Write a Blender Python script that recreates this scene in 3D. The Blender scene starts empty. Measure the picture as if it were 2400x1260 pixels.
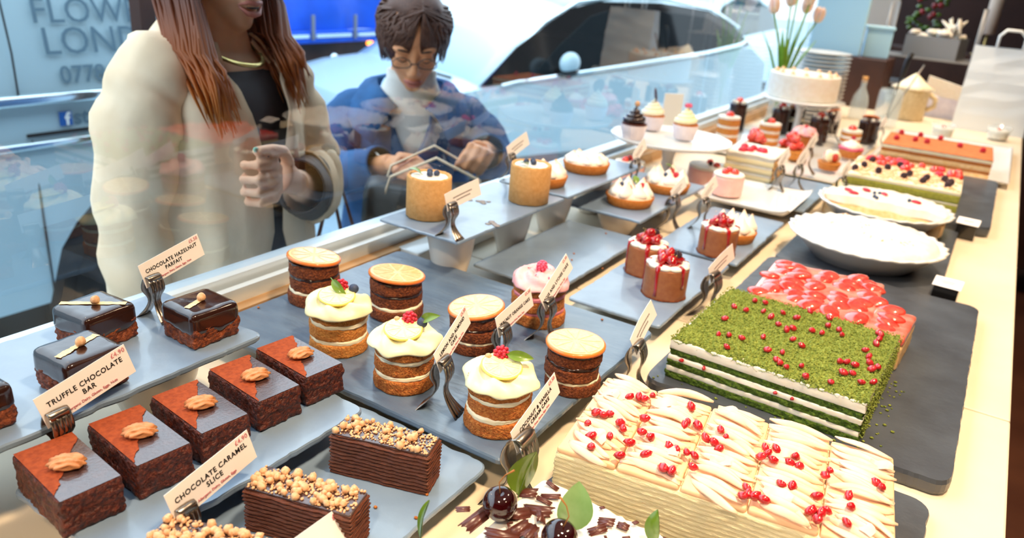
import bpy, math, random
from mathutils import Vector, Matrix, noise as mn
R = math.radians
S = bpy.context.scene
COL = S.collection
random.seed(7)
pi = math.pi

# ---------------------------------------------------------------- camera
CAM_M = Matrix(((0.8397, -0.2590, 0.4773), (0.5361, 0.2710, -0.7995), (0.0777, 0.9271, 0.3666)))
def _ortho(M):
    a = Vector((M[0][0], M[1][0], M[2][0])).normalized()
    b = Vector((M[0][1], M[1][1], M[2][1])); b = (b - a * a.dot(b)).normalized()
    c = a.cross(b)
    return Matrix(((a.x, b.x, c.x), (a.y, b.y, c.y), (a.z, b.z, c.z)))
CAM_M = _ortho(CAM_M)
CAM_P = Vector((0, 0, .5))
cd = bpy.data.cameras.new('camera'); cam = bpy.data.objects.new('camera', cd); COL.objects.link(cam)
cam.matrix_world = Matrix.Translation(CAM_P) @ CAM_M.to_4x4()
cd.lens = 27; cd.sensor_width = 36; cd.clip_start = .02; cd.clip_end = 200
cd.dof.use_dof = True; cd.dof.focus_distance = .78; cd.dof.aperture_fstop = 5.6
S.camera = cam

# ---------------------------------------------------------------- colour management, world, lamps
S.view_settings.view_transform = 'Standard'; S.view_settings.look = 'None'
S.view_settings.gamma = 1; S.view_settings.use_curve_mapping = False
S.view_settings.exposure = 0.75
S.cycles.max_bounces = 6; S.cycles.diffuse_bounces = 3; S.cycles.glossy_bounces = 3
S.cycles.transmission_bounces = 5; S.cycles.transparent_max_bounces = 10
S.cycles.caustics_reflective = False; S.cycles.caustics_refractive = False
S.cycles.sample_clamp_indirect = 6
w = bpy.data.worlds.new('overcast_sky'); S.world = w; w.use_nodes = True
nt = w.node_tree; bg = nt.nodes['Background']
tc = nt.nodes.new('ShaderNodeTexCoord'); sx = nt.nodes.new('ShaderNodeSeparateXYZ')
rp = nt.nodes.new('ShaderNodeValToRGB')
nt.links.new(tc.outputs['Generated'], sx.inputs[0]); nt.links.new(sx.outputs[2], rp.inputs[0])
rp.color_ramp.elements[0].position = 0.0; rp.color_ramp.elements[0].color = (.60, .71, .80, 1)
rp.color_ramp.elements[1].position = .6; rp.color_ramp.elements[1].color = (.68, .86, 1.0, 1)
nt.links.new(rp.outputs[0], bg.inputs[0]); bg.inputs[1].default_value = 2.4

def lamp(name, loc, energy, size, color, target=None, shape='DISK'):
    l = bpy.data.lights.new(name, 'AREA'); l.energy = energy; l.size = size; l.color = color; l.shape = shape; l.spread = R(95)
    o = bpy.data.objects.new(name, l); COL.objects.link(o); o.location = loc
    d = (Vector(target) - Vector(loc)) if target else Vector((0, 0, -1))
    o.rotation_euler = d.to_track_quat('-Z', 'Y').to_euler()
    return o
WARM = (1.0, .75, .49)
for i, (x, y) in enumerate([(.15, .55), (.1, 1.5), (.1, 2.6), (-.1, 3.9), (.05, -.55), (1.2, 2.0), (1.2, .3)]):  # fifth one, behind the camera, is a fill added to brighten front faces
    lamp('ceiling_spot_and_fill', (x, y, 1.55), (5.4, 4.3, 4.6, 5.6)[i] if i < 4 else 3.2 if i == 4 else 9, .16, WARM, (x - .32, y + (.1 if y > 0 else .75), 0) if i < 5 else None)

# ---------------------------------------------------------------- helpers
def lin(h):
    h = h.lstrip('#')
    v = [int(h[i:i+2], 16) / 255 for i in (0, 2, 4)]
    return tuple(c / 12.92 if c <= .04045 else ((c + .055) / 1.055) ** 2.4 for c in v)
def mat(name, c1, c2=None, scale=60, rough=.5, bump=0, bscale=None, metal=0, sss=0, coat=0, trans=0, detail=4, contrast=.5,
        emit=None, ior=1.45, spec=.5, stretch=None, alpha=1):
    m = bpy.data.materials.new(name); m.use_nodes = True
    nt = m.node_tree; b = nt.nodes['Principled BSDF']; L = nt.links.new
    c1 = lin(c1) if isinstance(c1, str) else c1
    b.inputs['Base Color'].default_value = (*c1, 1)
    b.inputs['Roughness'].default_value = rough; b.inputs['Metallic'].default_value = metal
    b.inputs['IOR'].default_value = ior; b.inputs['Specular IOR Level'].default_value = spec
    if coat: b.inputs['Coat Weight'].default_value = coat; b.inputs['Coat Roughness'].default_value = .08
    if trans: b.inputs['Transmission Weight'].default_value = trans
    if alpha < 1: b.inputs['Alpha'].default_value = alpha
    if sss:
        b.inputs['Subsurface Weight'].default_value = sss; b.inputs['Subsurface Scale'].default_value = .01
        b.inputs['Subsurface Radius'].default_value = (1, .5, .3)
    if emit: b.inputs['Emission Color'].default_value = (*c1, 1); b.inputs['Emission Strength'].default_value = emit
    if c2 or bump:
        t = nt.nodes.new('ShaderNodeTexCoord'); src = t.outputs['Object']
        if stretch:
            mp = nt.nodes.new('ShaderNodeMapping'); mp.inputs['Scale'].default_value = stretch; L(src, mp.inputs[0]); src = mp.outputs[0]
    if c2:
        c2 = lin(c2) if isinstance(c2, str) else c2
        n = nt.nodes.new('ShaderNodeTexNoise'); n.inputs['Scale'].default_value = scale; n.inputs['Detail'].default_value = detail
        L(src, n.inputs[0]); r = nt.nodes.new('ShaderNodeValToRGB')
        r.color_ramp.elements[0].position = .5 - contrast * .35; r.color_ramp.elements[1].position = .5 + contrast * .35
        r.color_ramp.elements[0].color = (*c1, 1); r.color_ramp.elements[1].color = (*c2, 1)
        L(n.outputs[0], r.inputs[0]); L(r.outputs[0], b.inputs['Base Color'])
    if bump:
        n = nt.nodes.new('ShaderNodeTexNoise'); n.inputs['Scale'].default_value = bscale or scale; n.inputs['Detail'].default_value = 5
        L(src, n.inputs[0]); bp = nt.nodes.new('ShaderNodeBump'); bp.inputs['Strength'].default_value = 1
        bp.inputs['Distance'].default_value = bump; L(n.outputs[0], bp.inputs['Height']); L(bp.outputs[0], b.inputs['Normal'])
    return m
def zgrad(m, stops, z0, z1, axis=2):
    """colour by object height between z0 and z1"""
    nt = m.node_tree; b = nt.nodes['Principled BSDF']; L = nt.links.new
    t = nt.nodes.new('ShaderNodeTexCoord'); s = nt.nodes.new('ShaderNodeSeparateXYZ'); L(t.outputs['Object'], s.inputs[0])
    mr = nt.nodes.new('ShaderNodeMapRange'); L(s.outputs[axis], mr.inputs[0])
    mr.inputs[1].default_value = z0; mr.inputs[2].default_value = z1
    r = nt.nodes.new('ShaderNodeValToRGB'); L(mr.outputs[0], r.inputs[0])
    while len(r.color_ramp.elements) < len(stops): r.color_ramp.elements.new(.5)
    for e, (p, c) in zip(r.color_ramp.elements, stops): e.position = p; e.color = (*lin(c), 1)
    L(r.outputs[0], b.inputs['Base Color'])
    return m

class MB:
    def __init__(s): s.V = []; s.F = []; s.M = []
    def add(s, V, F, m=0):
        o = len(s.V); s.V += [tuple(v) for v in V]; s.F += [tuple(o + i for i in f) for f in F]; s.M += [m] * len(F)
        return o
    def merge(s, other, T=None, m=None):
        V = [tuple(T @ Vector(v)) for v in other.V] if T else other.V
        o = len(s.V); s.V += V; s.F += [tuple(o + i for i in f) for f in other.F]
        s.M += other.M if m is None else [m] * len(other.F)
    def warp(s, f):
        s.V = [tuple(f(*v)) for v in s.V]; return s
def place(o, parent, loc=None, rot=None):
    COL.objects.link(o)
    if parent is not None: o.parent = parent
    if loc is not None: o.location = loc
    if rot is not None: o.rotation_euler = rot
    return o
def obj(name, mb, mats, parent=None, loc=None, rot=None, smooth=True):
    me = bpy.data.meshes.new(name); me.from_pydata(mb.V, [], mb.F)
    if not isinstance(mats, (list, tuple)): mats = [mats]
    for m in mats: me.materials.append(m)
    if len(mats) > 1: me.polygons.foreach_set('material_index', [min(i, len(mats) - 1) for i in mb.M])
    if smooth: me.polygons.foreach_set('use_smooth', [True] * len(me.polygons))
    if smooth == 'auto':
        me.set_sharp_from_angle(angle=R(40))
    me.update()
    return place(bpy.data.objects.new(name, me), parent, loc, rot)
def thing(name, label, cat, loc=(0, 0, 0), rz=0, group=None):
    o = bpy.data.objects.new(name, None); COL.objects.link(o); o.location = loc; o.rotation_euler = (0, 0, rz)
    o.empty_display_size = .01
    return tag(o, label, cat, group)
def tag(o, label, cat, group=None):
    o['label'] = label; o['category'] = cat
    if group: o['group'] = group
    return o
def struct(name, mb, m, smooth=False):
    o = obj(name, mb, m, smooth=smooth); o['kind'] = 'structure'; return o
KIDS = {}
def copy_tree(o, parent=None):
    c = o.copy(); COL.objects.link(c); c.parent = parent
    for ch in [x for x in COL.objects if x.parent == o]: copy_tree(ch, c)
    return c
def dup(o, loc, rz=0, label=None, sc=None):
    c = copy_tree(o); c.location = loc; c.rotation_euler = (0, 0, rz)
    if label: c['label'] = label
    if sc: c.scale = (sc, sc, sc) if not isinstance(sc, tuple) else sc
    return c
def nz(x, y, z, s, seed=0): return mn.noise(Vector((x * s + seed, y * s - seed * 1.7, z * s + seed * .3)))

# --- primitive shapes
def box(mb, s, c=(0, 0, 0), m=0, rz=0):
    x, y, z = s[0] / 2, s[1] / 2, s[2] / 2
    V = [(a * x, b * y, d * z) for a in (-1, 1) for b in (-1, 1) for d in (-1, 1)]
    if rz: V = [(v[0] * math.cos(rz) - v[1] * math.sin(rz), v[0] * math.sin(rz) + v[1] * math.cos(rz), v[2]) for v in V]
    V = [(v[0] + c[0], v[1] + c[1], v[2] + c[2]) for v in V]
    mb.add(V, [(0, 1, 3, 2), (4, 6, 7, 5), (0, 4, 5, 1), (2, 3, 7, 6), (0, 2, 6, 4), (1, 5, 7, 3)], m)
def rbox(mb, s, r, n=(6, 6, 4), c=(0, 0, 0), f=None, m=0, top_m=None):
    """rounded box, centre c; f displaces (x,y,z)->(x,y,z) in box space"""
    h = [v / 2 for v in s]
    ax = []
    for i in range(3):
        rr = min(r, h[i] * .999)
        inner = [(-h[i] + rr) + (2 * h[i] - 2 * rr) * k / n[i] for k in range(n[i] + 1)]
        ax.append([-h[i], -h[i] + rr * .3] + inner + [h[i] - rr * .3, h[i]])
    N = [len(a) - 1 for a in ax]; idx = {}; V = []; F = []; FM = []
    def vid(i, j, k):
        key = (i, j, k)
        if key not in idx:
            p = Vector((ax[0][i], ax[1][j], ax[2][k]))
            q = Vector([max(-h[t] + min(r, h[t] * .999), min(h[t] - min(r, h[t] * .999), p[t])) for t in range(3)])
            d = p - q
            if d.length > 1e-9: p = q + d.normalized() * r
            p = tuple(p)
            if f: p = f(*p)
            idx[key] = len(V); V.append((p[0] + c[0], p[1] + c[1], p[2] + c[2]))
        return idx[key]
    for a, b, e in ((0, 1, 2), (1, 2, 0), (2, 0, 1)):
        for side in (0, N[e]):
            for i in range(N[a]):
                for j in range(N[b]):
                    q = []
                    for di, dj in ((0, 0), (1, 0), (1, 1), (0, 1)):
                        t = [0, 0, 0]; t[a] = i + di; t[b] = j + dj; t[e] = side; q.append(vid(*t))
                    if side == 0: q.reverse()
                    F.append(q); FM.append(top_m if (top_m is not None and e == 2 and side) else m)
    o = len(mb.V); mb.V += V; mb.F += [tuple(o + i for i in q) for q in F]; mb.M += FM
def lathe(mb, prof, n=32, f=None, m=0, c=(0, 0, 0)):
    V = []; F = []; rows = []
    for t, (r, z) in enumerate(prof):
        if r < 1e-6:
            rows.append([len(V)]); V.append((c[0], c[1], z + c[2])); continue
        row = []
        for k in range(n):
            th = 2 * pi * k / n; rr, zz = (f(th, t, r, z) if f else (r, z))
            row.append(len(V)); V.append((rr * math.cos(th) + c[0], rr * math.sin(th) + c[1], zz + c[2]))
        rows.append(row)
    for a, b in zip(rows, rows[1:]):
        for k in range(n):
            k2 = (k + 1) % n
            if len(a) == 1 and len(b) == 1: break
            if len(a) == 1: F.append((a[0], b[k2], b[k])[::-1] if False else (a[0], b[k], b[k2])[::-1])
            elif len(b) == 1: F.append((a[k], a[k2], b[0]))
            else: F.append((a[k], a[k2], b[k2], b[k]))
    mb.add(V, F, m)
def cyl_prof(r, z0, z1, e=.002, k=2, nz_=4):
    p = [(0, z0), (r * .5, z0), (r - e, z0)]
    p += [(r - e + e * math.sin(a), z0 + e - e * math.cos(a)) for a in [pi / 2 * i / k for i in range(1, k + 1)]]
    for i in range(1, nz_): p.append((r, z0 + e + (z1 - z0 - 2 * e) * i / nz_))
    p += [(r - e + e * math.cos(a), z1 - e + e * math.sin(a)) for a in [pi / 2 * i / k for i in range(0, k + 1)]]
    return p + [(r * .66, z1), (r * .33, z1), (0, z1)]
def ball(mb, c, r, n=12, f=None, m=0, rot=None):
    """ellipsoid; r scalar or triple, f(x,y,z unit)->scale factor"""
    if not isinstance(r, (tuple, list)): r = (r, r, r)
    V = []; F = []; n2 = max(4, n // 2)
    def pt(x, y, z):
        k = f(x, y, z) if f else 1
        v = Vector((x * r[0] * k, y * r[1] * k, z * r[2] * k))
        if rot: v = rot @ v
        V.append((v.x + c[0], v.y + c[1], v.z + c[2]))
    pt(0, 0, -1)
    for i in range(1, n2):
        ph = -pi / 2 + pi * i / n2
        for k in range(n):
            th = 2 * pi * k / n; pt(math.cos(ph) * math.cos(th), math.cos(ph) * math.sin(th), math.sin(ph))
    pt(0, 0, 1)
    T = len(V) - 1
    for k in range(n):
        k2 = (k + 1) % n
        F.append((0, 1 + k2, 1 + k)); F.append((T, 1 + (n2 - 2) * n + k, 1 + (n2 - 2) * n + k2))
        for i in range(n2 - 2): F.append((1 + i * n + k, 1 + i * n + k2, 1 + (i + 1) * n + k2, 1 + (i + 1) * n + k))
    mb.add(V, F, m)
def tube(mb, path, rad, n=8, m=0, flat=1, up=None, caps=True, f=None):
    """tube along path; rad number or list; flat scales second axis; up reference"""
    P = [Vector(p) for p in path]; K = len(P)
    if not isinstance(rad, (list, tuple)): rad = [rad] * K
    V = []; F = []; prev = None
    for i, p in enumerate(P):
        t = (P[min(i + 1, K - 1)] - P[max(i - 1, 0)]).normalized()
        u = Vector(up) if up else (prev if prev else (Vector((0, 0, 1)) if abs(t.z) < .9 else Vector((1, 0, 0))))
        a = (u - t * t.dot(u)); a = a.normalized() if a.length > 1e-6 else t.orthogonal().normalized()
        prev = a; b = t.cross(a)
        for k in range(n):
            th = 2 * pi * k / n; rr = rad[i] * (f(i / (K - 1), th) if f else 1)
            V.append(tuple(p + b * (math.cos(th) * rr) + a * (math.sin(th) * rr * flat)))
    for i in range(K - 1):
        for k in range(n):
            k2 = (k + 1) % n; F.append((i * n + k, i * n + k2, (i + 1) * n + k2, (i + 1) * n + k))
    if caps: F.append(tuple(range(n - 1, -1, -1))); F.append(tuple((K - 1) * n + k for k in range(n)))
    mb.add(V, F, m)
def prism(mb, poly, z0, z1, m=0, bev=0):
    """extruded outline (ccw)"""
    n = len(poly); cx = sum(p[0] for p in poly) / n; cy = sum(p[1] for p in poly) / n
    def ring(sc, z): return [(cx + (p[0] - cx) * sc, cy + (p[1] - cy) * sc, z) for p in poly]
    if bev:
        V = ring(1 - bev, z0) + ring(1, z0 + (z1 - z0) * .25) + ring(1, z0 + (z1 - z0) * .75) + ring(1 - bev, z1); L = 4
    else: V = ring(1, z0) + ring(1, z1); L = 2
    F = [tuple(range(n - 1, -1, -1)), tuple((L - 1) * n + i for i in range(n))]
    for l in range(L - 1):
        for i in range(n): j = (i + 1) % n; F.append((l * n + i, l * n + j, (l + 1) * n + j, (l + 1) * n + i))
    mb.add(V, F, m)
def text(name, s, size, m, parent, loc, rot, align='CENTER', extrude=.0002, sx=1, bold=0, shear=0, space=1.0):
    c = bpy.data.curves.new(name, 'FONT'); c.body = s; c.size = size; c.align_x = align; c.align_y = 'CENTER'; c.extrude = extrude
    c.offset = bold; c.shear = shear; c.resolution_u = 3; c.space_character = space
    t = bpy.data.objects.new(name, c); me = bpy.data.meshes.new_from_object(t); bpy.data.objects.remove(t)
    me.materials.clear(); me.materials.append(m)
    o = place(bpy.data.objects.new(name, me), parent, loc, rot); o.scale = (sx, 1, 1)
    return o
def basis(u, v):
    u = Vector(u).normalized(); v = Vector(v); v = (v - u * u.dot(v)).normalized(); w_ = u.cross(v)
    return Matrix(((u.x, v.x, w_.x), (u.y, v.y, w_.y), (u.z, v.z, w_.z)))
def at(x, y, z=0):
    d = CAM_M @ Vector(((x - 1200) / 1800, (630 - y) / 1800, -1)); return CAM_P + d * ((z - .5) / d.z)
def atx(x, y, X):
    d = CAM_M @ Vector(((x - 1200) / 1800, (630 - y) / 1800, -1)); return CAM_P + d * (X / d.x)

# ---------------------------------------------------------------- materials
M = {}
def mk(k, *a, **kw): M[k] = mat(k, *a, **kw); return M[k]
mk('slate', '#7488a0', '#8499b0', scale=14, rough=.34, bump=.0005, bscale=45, spec=1.0, coat=.3)  # window-side slates: sky reflection is put into the colour, paler and bluer
mk('slate_mid', '#50637a', '#65788c', scale=9, rough=.33, bump=.0011, bscale=38, spec=1, stretch=(1, 3, 1), coat=.2)  # a weaker share of the sky reflection, also painted into the base colour
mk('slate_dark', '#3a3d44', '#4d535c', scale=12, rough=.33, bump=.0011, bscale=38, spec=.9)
mk('deck', '#e9d9c0', '#e2d0b4', scale=5, rough=.45)
mk('deck_joint', '#9c8a70', rough=.7)
mk('alu', '#dfe9ee', rough=.28, metal=.35)
mk('beech', '#c9a174', '#b98f62', scale=12, rough=.5, stretch=(8, 1, 8))
mk('porcelain', '#e6e4e0', rough=.18, coat=.4)
mk('porcelain_cream', '#e9e2d8', rough=.25, coat=.3)
mk('sponge', '#a9511a', '#dd8c42', scale=330, rough=.85, bump=.0035, bscale=480)
mk('sponge_light', '#e09a4c', '#c4702a', scale=300, rough=.85, bump=.0028, bscale=480)
mk('sponge_dark', '#5c240e', '#9a5023', scale=320, rough=.75, bump=.0045, bscale=420)
mk('cream', '#fff3d6', '#fbe9c4', scale=60, rough=.45, sss=.15, bump=.0005, bscale=130)
mk('cream_white', '#f1ebe0', '#eae0d0', scale=60, rough=.5, sss=.15, bump=.0006, bscale=120)
mk('frost_yellow', '#fdf3c8', '#fbeebc', scale=80, rough=.38, sss=.15)
mk('frost_pink', '#f3a8aa', '#f7b9b9', scale=80, rough=.4, sss=.15)
mk('filling_pink', '#e2828a', rough=.4, sss=.1)
mk('ganache', '#2a0f08', rough=.2, coat=.5)
mk('choc_glaze', '#2b1712', '#331b14', scale=30, rough=.17, coat=.6, bump=.0006, bscale=60)
mk('truffle', '#5a2412', '#9a4c20', scale=230, rough=.5, bump=.004, bscale=260)
mk('fudge', '#36110a', '#6a2a12', scale=230, rough=.36, bump=.0055, bscale=230)
mk('cocoa', '#a4491f', '#883714', scale=240, rough=.95, bump=.0008, bscale=260)
mk('choc_top', '#3d2826', '#4a302b', scale=120, rough=.3, bump=.0006, bscale=420, coat=.8, spec=1)
mk('crepe', '#4b1d0c', '#6b3014', scale=260, rough=.55, bump=.001, bscale=300)
mk('nut', '#d39a6b', '#e9bd92', scale=260, rough=.5, bump=.0006, bscale=220)
mk('pecan', '#d99869', '#c27c4a', scale=150, rough=.45, bump=.0006, bscale=300)
mk('gold_streak', '#efdcae', '#dcc189', scale=240, rough=.5)
mk('orange_rind', '#ef9440', rough=.35, coat=.3, sss=.2)
mk('orange_pith', '#f9d193', rough=.4, sss=.2)
mk('orange_flesh', '#f0b060', '#f8cd8c', scale=200, rough=.25, coat=.5, sss=.2)
mk('orange_edge', '#ee7f33', rough=.3, coat=.5, sss=.2)
mk('lemon_rind', '#efdc6c', rough=.35); mk('lemon_pith', '#fbf3b4', rough=.4); mk('lemon_flesh', '#f6ec98', '#fbf3ba', scale=260, rough=.25, coat=.4)
mk('raspberry', '#d63247', '#c42238', scale=150, rough=.4, sss=.1, coat=.15)
mk('blackberry', '#2d1a25', '#46202c', scale=150, rough=.35, coat=.2)
mk('blueberry', '#2c3650', '#46536f', scale=120, rough=.55)
mk('leaf', '#5f7d1e', '#7c9a35', scale=50, rough=.32, coat=.3)
mk('leaf_dark', '#4f6f12', '#66801f', scale=40, rough=.25, coat=.5)
mk('leaf_pale', '#8fae78', '#6d9356', scale=30, rough=.22, coat=.6)
mk('petal', '#e56b8a', '#d9506f', scale=160, rough=.5)
mk('pomegranate', '#b3121c', '#d2303a', scale=120, rough=.1, coat=.7, trans=.12)
mk('steel', '#a89d92', rough=.27, metal=1)
mk('card', '#f6eeea', rough=.7); mk('ink', '#141212', rough=.7); mk('ink_pink', '#d08088', rough=.7); mk('ink_grey', '#8d8684', rough=.7)
mk('spinach', '#57701c', '#2b420a', scale=330, rough=.9, bump=.002, bscale=420)
mk('spinach_top', '#9aa34a', '#5c6e22', scale=380, rough=.95, bump=.0015, bscale=460)
mk('crepe_pale', '#f3e3b8', '#dcc78e', scale=180, rough=.7, bump=.001, bscale=260, stretch=(1, 1, 5), sss=.1)
mk('icing_peach', '#f3bf90', '#f5c79c', scale=50, rough=.45, sss=.1)
mk('curl', '#f3d2b8', '#f2c8a8', scale=50, rough=.42, sss=.1)
mk('strawberry', '#d92a26', '#ee5a48', scale=60, rough=.15, coat=.8, sss=.1)
mk('strawberry_pale', '#f3a08c', '#e8604f', scale=45, rough=.1, coat=1)
mk('custard', '#f5cf9d', '#e9b97c', scale=120, rough=.6, sss=.1, bump=.0008, bscale=200)
mk('pie_crust', '#c78a4a', '#dba565', scale=100, rough=.7, bump=.001)
mk('tart_crust', '#b5661f', '#c87d34', scale=160, rough=.65, bump=.0008, bscale=260)
mk('biscuit', '#dfa869', '#d29a58', scale=150, rough=.75, bump=.0008, bscale=300)
mk('meringue', '#fff3e0', '#fbdcb4', scale=26, rough=.5, contrast=.7)
mk('toast', '#d08a4c', '#efc08c', scale=45, rough=.5)
mk('choc_mousse', '#9a5a36', '#a8683f', scale=120, rough=.45, bump=.0005)
mk('red_glaze', '#8e0d12', '#b5161b', scale=60, rough=.08, coat=1)
mk('gold_bead', '#e8c071', rough=.25, metal=.8)
mk('pink_mousse', '#f5b7ac', '#f8c8bd', scale=50, rough=.45, sss=.2)
mk('curl_choc', '#4d261f', '#5f332b', scale=60, rough=.3)
mk('cherry', '#1c0405', '#300507', scale=20, rough=.04, coat=1)
mk('stem', '#a0652c', rough=.5); mk('stem_green', '#6f9a2a', rough=.5)
mk('wrapper', '#e6dcdf', '#d8ccd2', scale=50, rough=.6)
mk('gum', '#4a2c22', rough=.3)
mk('glass_clear', '#dfeef2', rough=.03, alpha=.22, spec=1, coat=1)
mk('black', '#1a1718', rough=.4); mk('black_gloss', '#171515', rough=.12, coat=.5)
mk('white_paint', '#eef2f3', rough=.5)

def bands(m, c1, c2, freq, dist=2.0, nscale=30, sharp=.3):
    """thin horizontal strata by object height"""
    nt = m.node_tree; b = nt.nodes['Principled BSDF']; L = nt.links.new
    t = nt.nodes.new('ShaderNodeTexCoord'); mp = nt.nodes.new('ShaderNodeMapping'); L(t.outputs['Object'], mp.inputs[0])
    w_ = nt.nodes.new('ShaderNodeTexWave'); w_.wave_type = 'BANDS'; w_.bands_direction = 'Z'; w_.inputs['Scale'].default_value = freq / 6.2832 * 2
    w_.inputs['Distortion'].default_value = dist; w_.inputs['Detail'].default_value = 3; w_.inputs['Detail Scale'].default_value = nscale / freq * 3
    L(mp.outputs[0], w_.inputs[0]); r = nt.nodes.new('ShaderNodeValToRGB'); L(w_.outputs[0], r.inputs[0])
    r.color_ramp.elements[0].position = .5 - sharp; r.color_ramp.elements[1].position = .5 + sharp
    r.color_ramp.elements[0].color = (*lin(c1), 1); r.color_ramp.elements[1].color = (*lin(c2), 1); L(r.outputs[0], b.inputs['Base Color'])
    return m
bands(M['crepe'], '#2f1108', '#7d3d1c', 1500, 1.2); bands(M['crepe_pale'], '#e0c88a', '#fdf2cf', 1300, 1.2, sharp=.45)
# ================================================================ setting
GX = -.86                                   # plane of the shop window
STREET = -1.07
b = MB(); box(b, (30, 60, .1), (-15.9, 15, STREET - .05)); mk('paving', '#a9bfc9', '#93abb8', scale=1.5, rough=.45, bump=.002, bscale=40)
struct('ground_street', b, M['paving'])
b = MB(); box(b, (3.6, 9, .1), (.9, 2.5, STREET - .05)); mk('floor_dark', '#4a2a1e', '#5c3828', scale=4, rough=.35)
struct('floor', b, M['floor_dark'])
b = MB(); box(b, (3.6, 9, .08), (.9, 2.5, 1.68)); mk('ceiling_paint', '#e8ddcf', rough=.8); struct('ceiling', b, M['ceiling_paint'])
b = MB(); box(b, (3.6, .1, 2.8), (.9, 7.0, .3)); mk('wall_brown', '#3a1f17', '#4a2a20', scale=3, rough=.6); struct('wall_back', b, M['wall_brown'])
b = MB(); box(b, (.1, 9, 2.8), (2.72, 2.5, .3)); struct('wall_right', b, M['wall_brown'])
b = MB(); box(b, (3.6, .1, 2.8), (.9, -2.0, .3)); struct('wall_front', b, M['wall_brown'])
# window: aluminium sill channel, beech riser, glass
b = MB()
box(b, (.035, 8.9, .022), (GX - .004, 2.5, .052)); box(b, (.012, 8.9, .05), (GX + .028, 2.5, .026)); box(b, (.05, 8.9, 1.05), (GX - .035, 2.5, -.50))
box(b, (.06, 8.9, .25), (GX, 2.5, 1.62))
struct('window_frame', b, M['alu'])
b = MB(); box(b, (.02, 8.9, .03), (GX + .044, 2.5, .015)); struct('trim_1', b, M['beech'])
g = bpy.data.materials.new('window_glass'); g.use_nodes = True; nt = g.node_tree; nt.nodes.clear()
o_ = nt.nodes.new('ShaderNodeOutputMaterial'); mx = nt.nodes.new('ShaderNodeMixShader'); tr = nt.nodes.new('ShaderNodeBsdfTransparent')
gl = nt.nodes.new('ShaderNodeBsdfGlossy'); gl.inputs['Roughness'].default_value = 0.0; fr = nt.nodes.new('ShaderNodeFresnel'); fr.inputs[0].default_value = 1.5
mu = nt.nodes.new('ShaderNodeMath'); mu.operation = 'MULTIPLY_ADD'; mu.inputs[1].default_value = 1.5; mu.inputs[2].default_value = .04; mu.use_clamp = True
tr.inputs[0].default_value = (.97, .98, .98, 1)
nt.links.new(fr.outputs[0], mu.inputs[0]); nt.links.new(mu.outputs[0], mx.inputs[0]); nt.links.new(tr.outputs[0], mx.inputs[1]); nt.links.new(gl.outputs[0], mx.inputs[2]); nt.links.new(mx.outputs[0], o_.inputs[0])
for i, (y0, y1) in enumerate(((-1.9, 2.605), (2.611, 6.95))):
    b = MB(); V = [(GX, y0, .062), (GX, y1, .062), (GX, y1, 1.5), (GX, y0, 1.5)]
    b.add(V, [(0, 1, 2, 3)]); o = struct('window_%d' % (i + 1), b, g)
# counter
b = MB(); rbox(b, (.982, 1.09, .04), .003, (1, 1, 1), (-.37, .547, -.02)); rbox(b, (.982, 3.62, .04), .003, (1, 1, 1), (-.37, 2.905, -.02)); rbox(b, (.982, 1.9, .04), .003, (1, 1, 1), (-.37, -.95, -.02))
o = obj('display_counter', b, M['deck'], smooth=False); tag(o, 'long cream worktop running along the shop window under all the cakes', 'counter')
b = MB(); box(b, (.9, 6.3, 1.02), (-.37, 1.4, -.56)); o = obj('counter_base', b, M['wall_brown'], smooth=False)
tag(o, 'dark brown counter body below the cream worktop', 'counter')

# ================================================================ slates and bowls
def slab(name, label, x0, x1, y0, y1, top, th, m, rad=.006, rough=.0012, seed=0, rot=0, group=None, cat='serving slate', chips=.5):
    cx, cy = (x0 + x1) / 2, (y0 + y1) / 2; hx, hy = (x1 - x0) / 2, (y1 - y0) / 2
    pts = []
    def edge(a, b_, n): return [(a[0] + (b_[0] - a[0]) * i / n, a[1] + (b_[1] - a[1]) * i / n) for i in range(n)]
    C = [(-hx, -hy), (hx, -hy), (hx, hy), (-hx, hy)]
    for i in range(4):
        c0, c1 = Vector(C[i]), Vector(C[(i + 1) % 4]); d = (c1 - c0).normalized(); n = max(8, int((c1 - c0).length / .006))
        pts += edge(c0 + d * rad, c1 - d * rad, n)
        e = Vector(C[(i + 2) % 4]) - c1; e.normalize()
        p0 = c1 - d * rad; cc = p0 + e * rad
        for k in range(5):
            a = pi / 2 * k / 5; pts.append(tuple(cc - e * rad * math.cos(a) + d * rad * math.sin(a)))
    out = []
    for (x, y) in pts:
        k = nz(x, y, 0, 55, seed) * rough + (max(0, nz(x, y, 1, 120, seed + 3) - .25)) * -rough * chips * 4
        v = Vector((x, y)); L_ = v.length; v = v * (1 + k / max(L_, .01)); out.append((v.x, v.y))
    b = MB(); prism(b, out, -th, 0, bev=.012 if hx < .12 else .006)
    o = obj(name, b, m, None, (cx, cy, top), (0, 0, rot), smooth=False)
    return tag(o, label, cat, group)
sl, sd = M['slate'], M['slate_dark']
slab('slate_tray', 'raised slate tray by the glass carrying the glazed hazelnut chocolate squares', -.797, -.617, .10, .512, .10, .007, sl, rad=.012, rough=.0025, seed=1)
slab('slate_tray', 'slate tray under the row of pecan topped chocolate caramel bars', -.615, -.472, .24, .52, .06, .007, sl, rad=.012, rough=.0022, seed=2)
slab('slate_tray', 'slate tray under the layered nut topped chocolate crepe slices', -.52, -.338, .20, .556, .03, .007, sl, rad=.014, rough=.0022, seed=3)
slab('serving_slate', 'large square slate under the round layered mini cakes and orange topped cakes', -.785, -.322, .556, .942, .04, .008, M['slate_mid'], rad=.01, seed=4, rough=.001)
slab('serving_slate', 'thin slate raised on white bowls beside the window with one blueberry tart', -.79, -.632, .895, 1.232, .105, .005, sl, rad=.004, seed=5, rough=.002)
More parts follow.
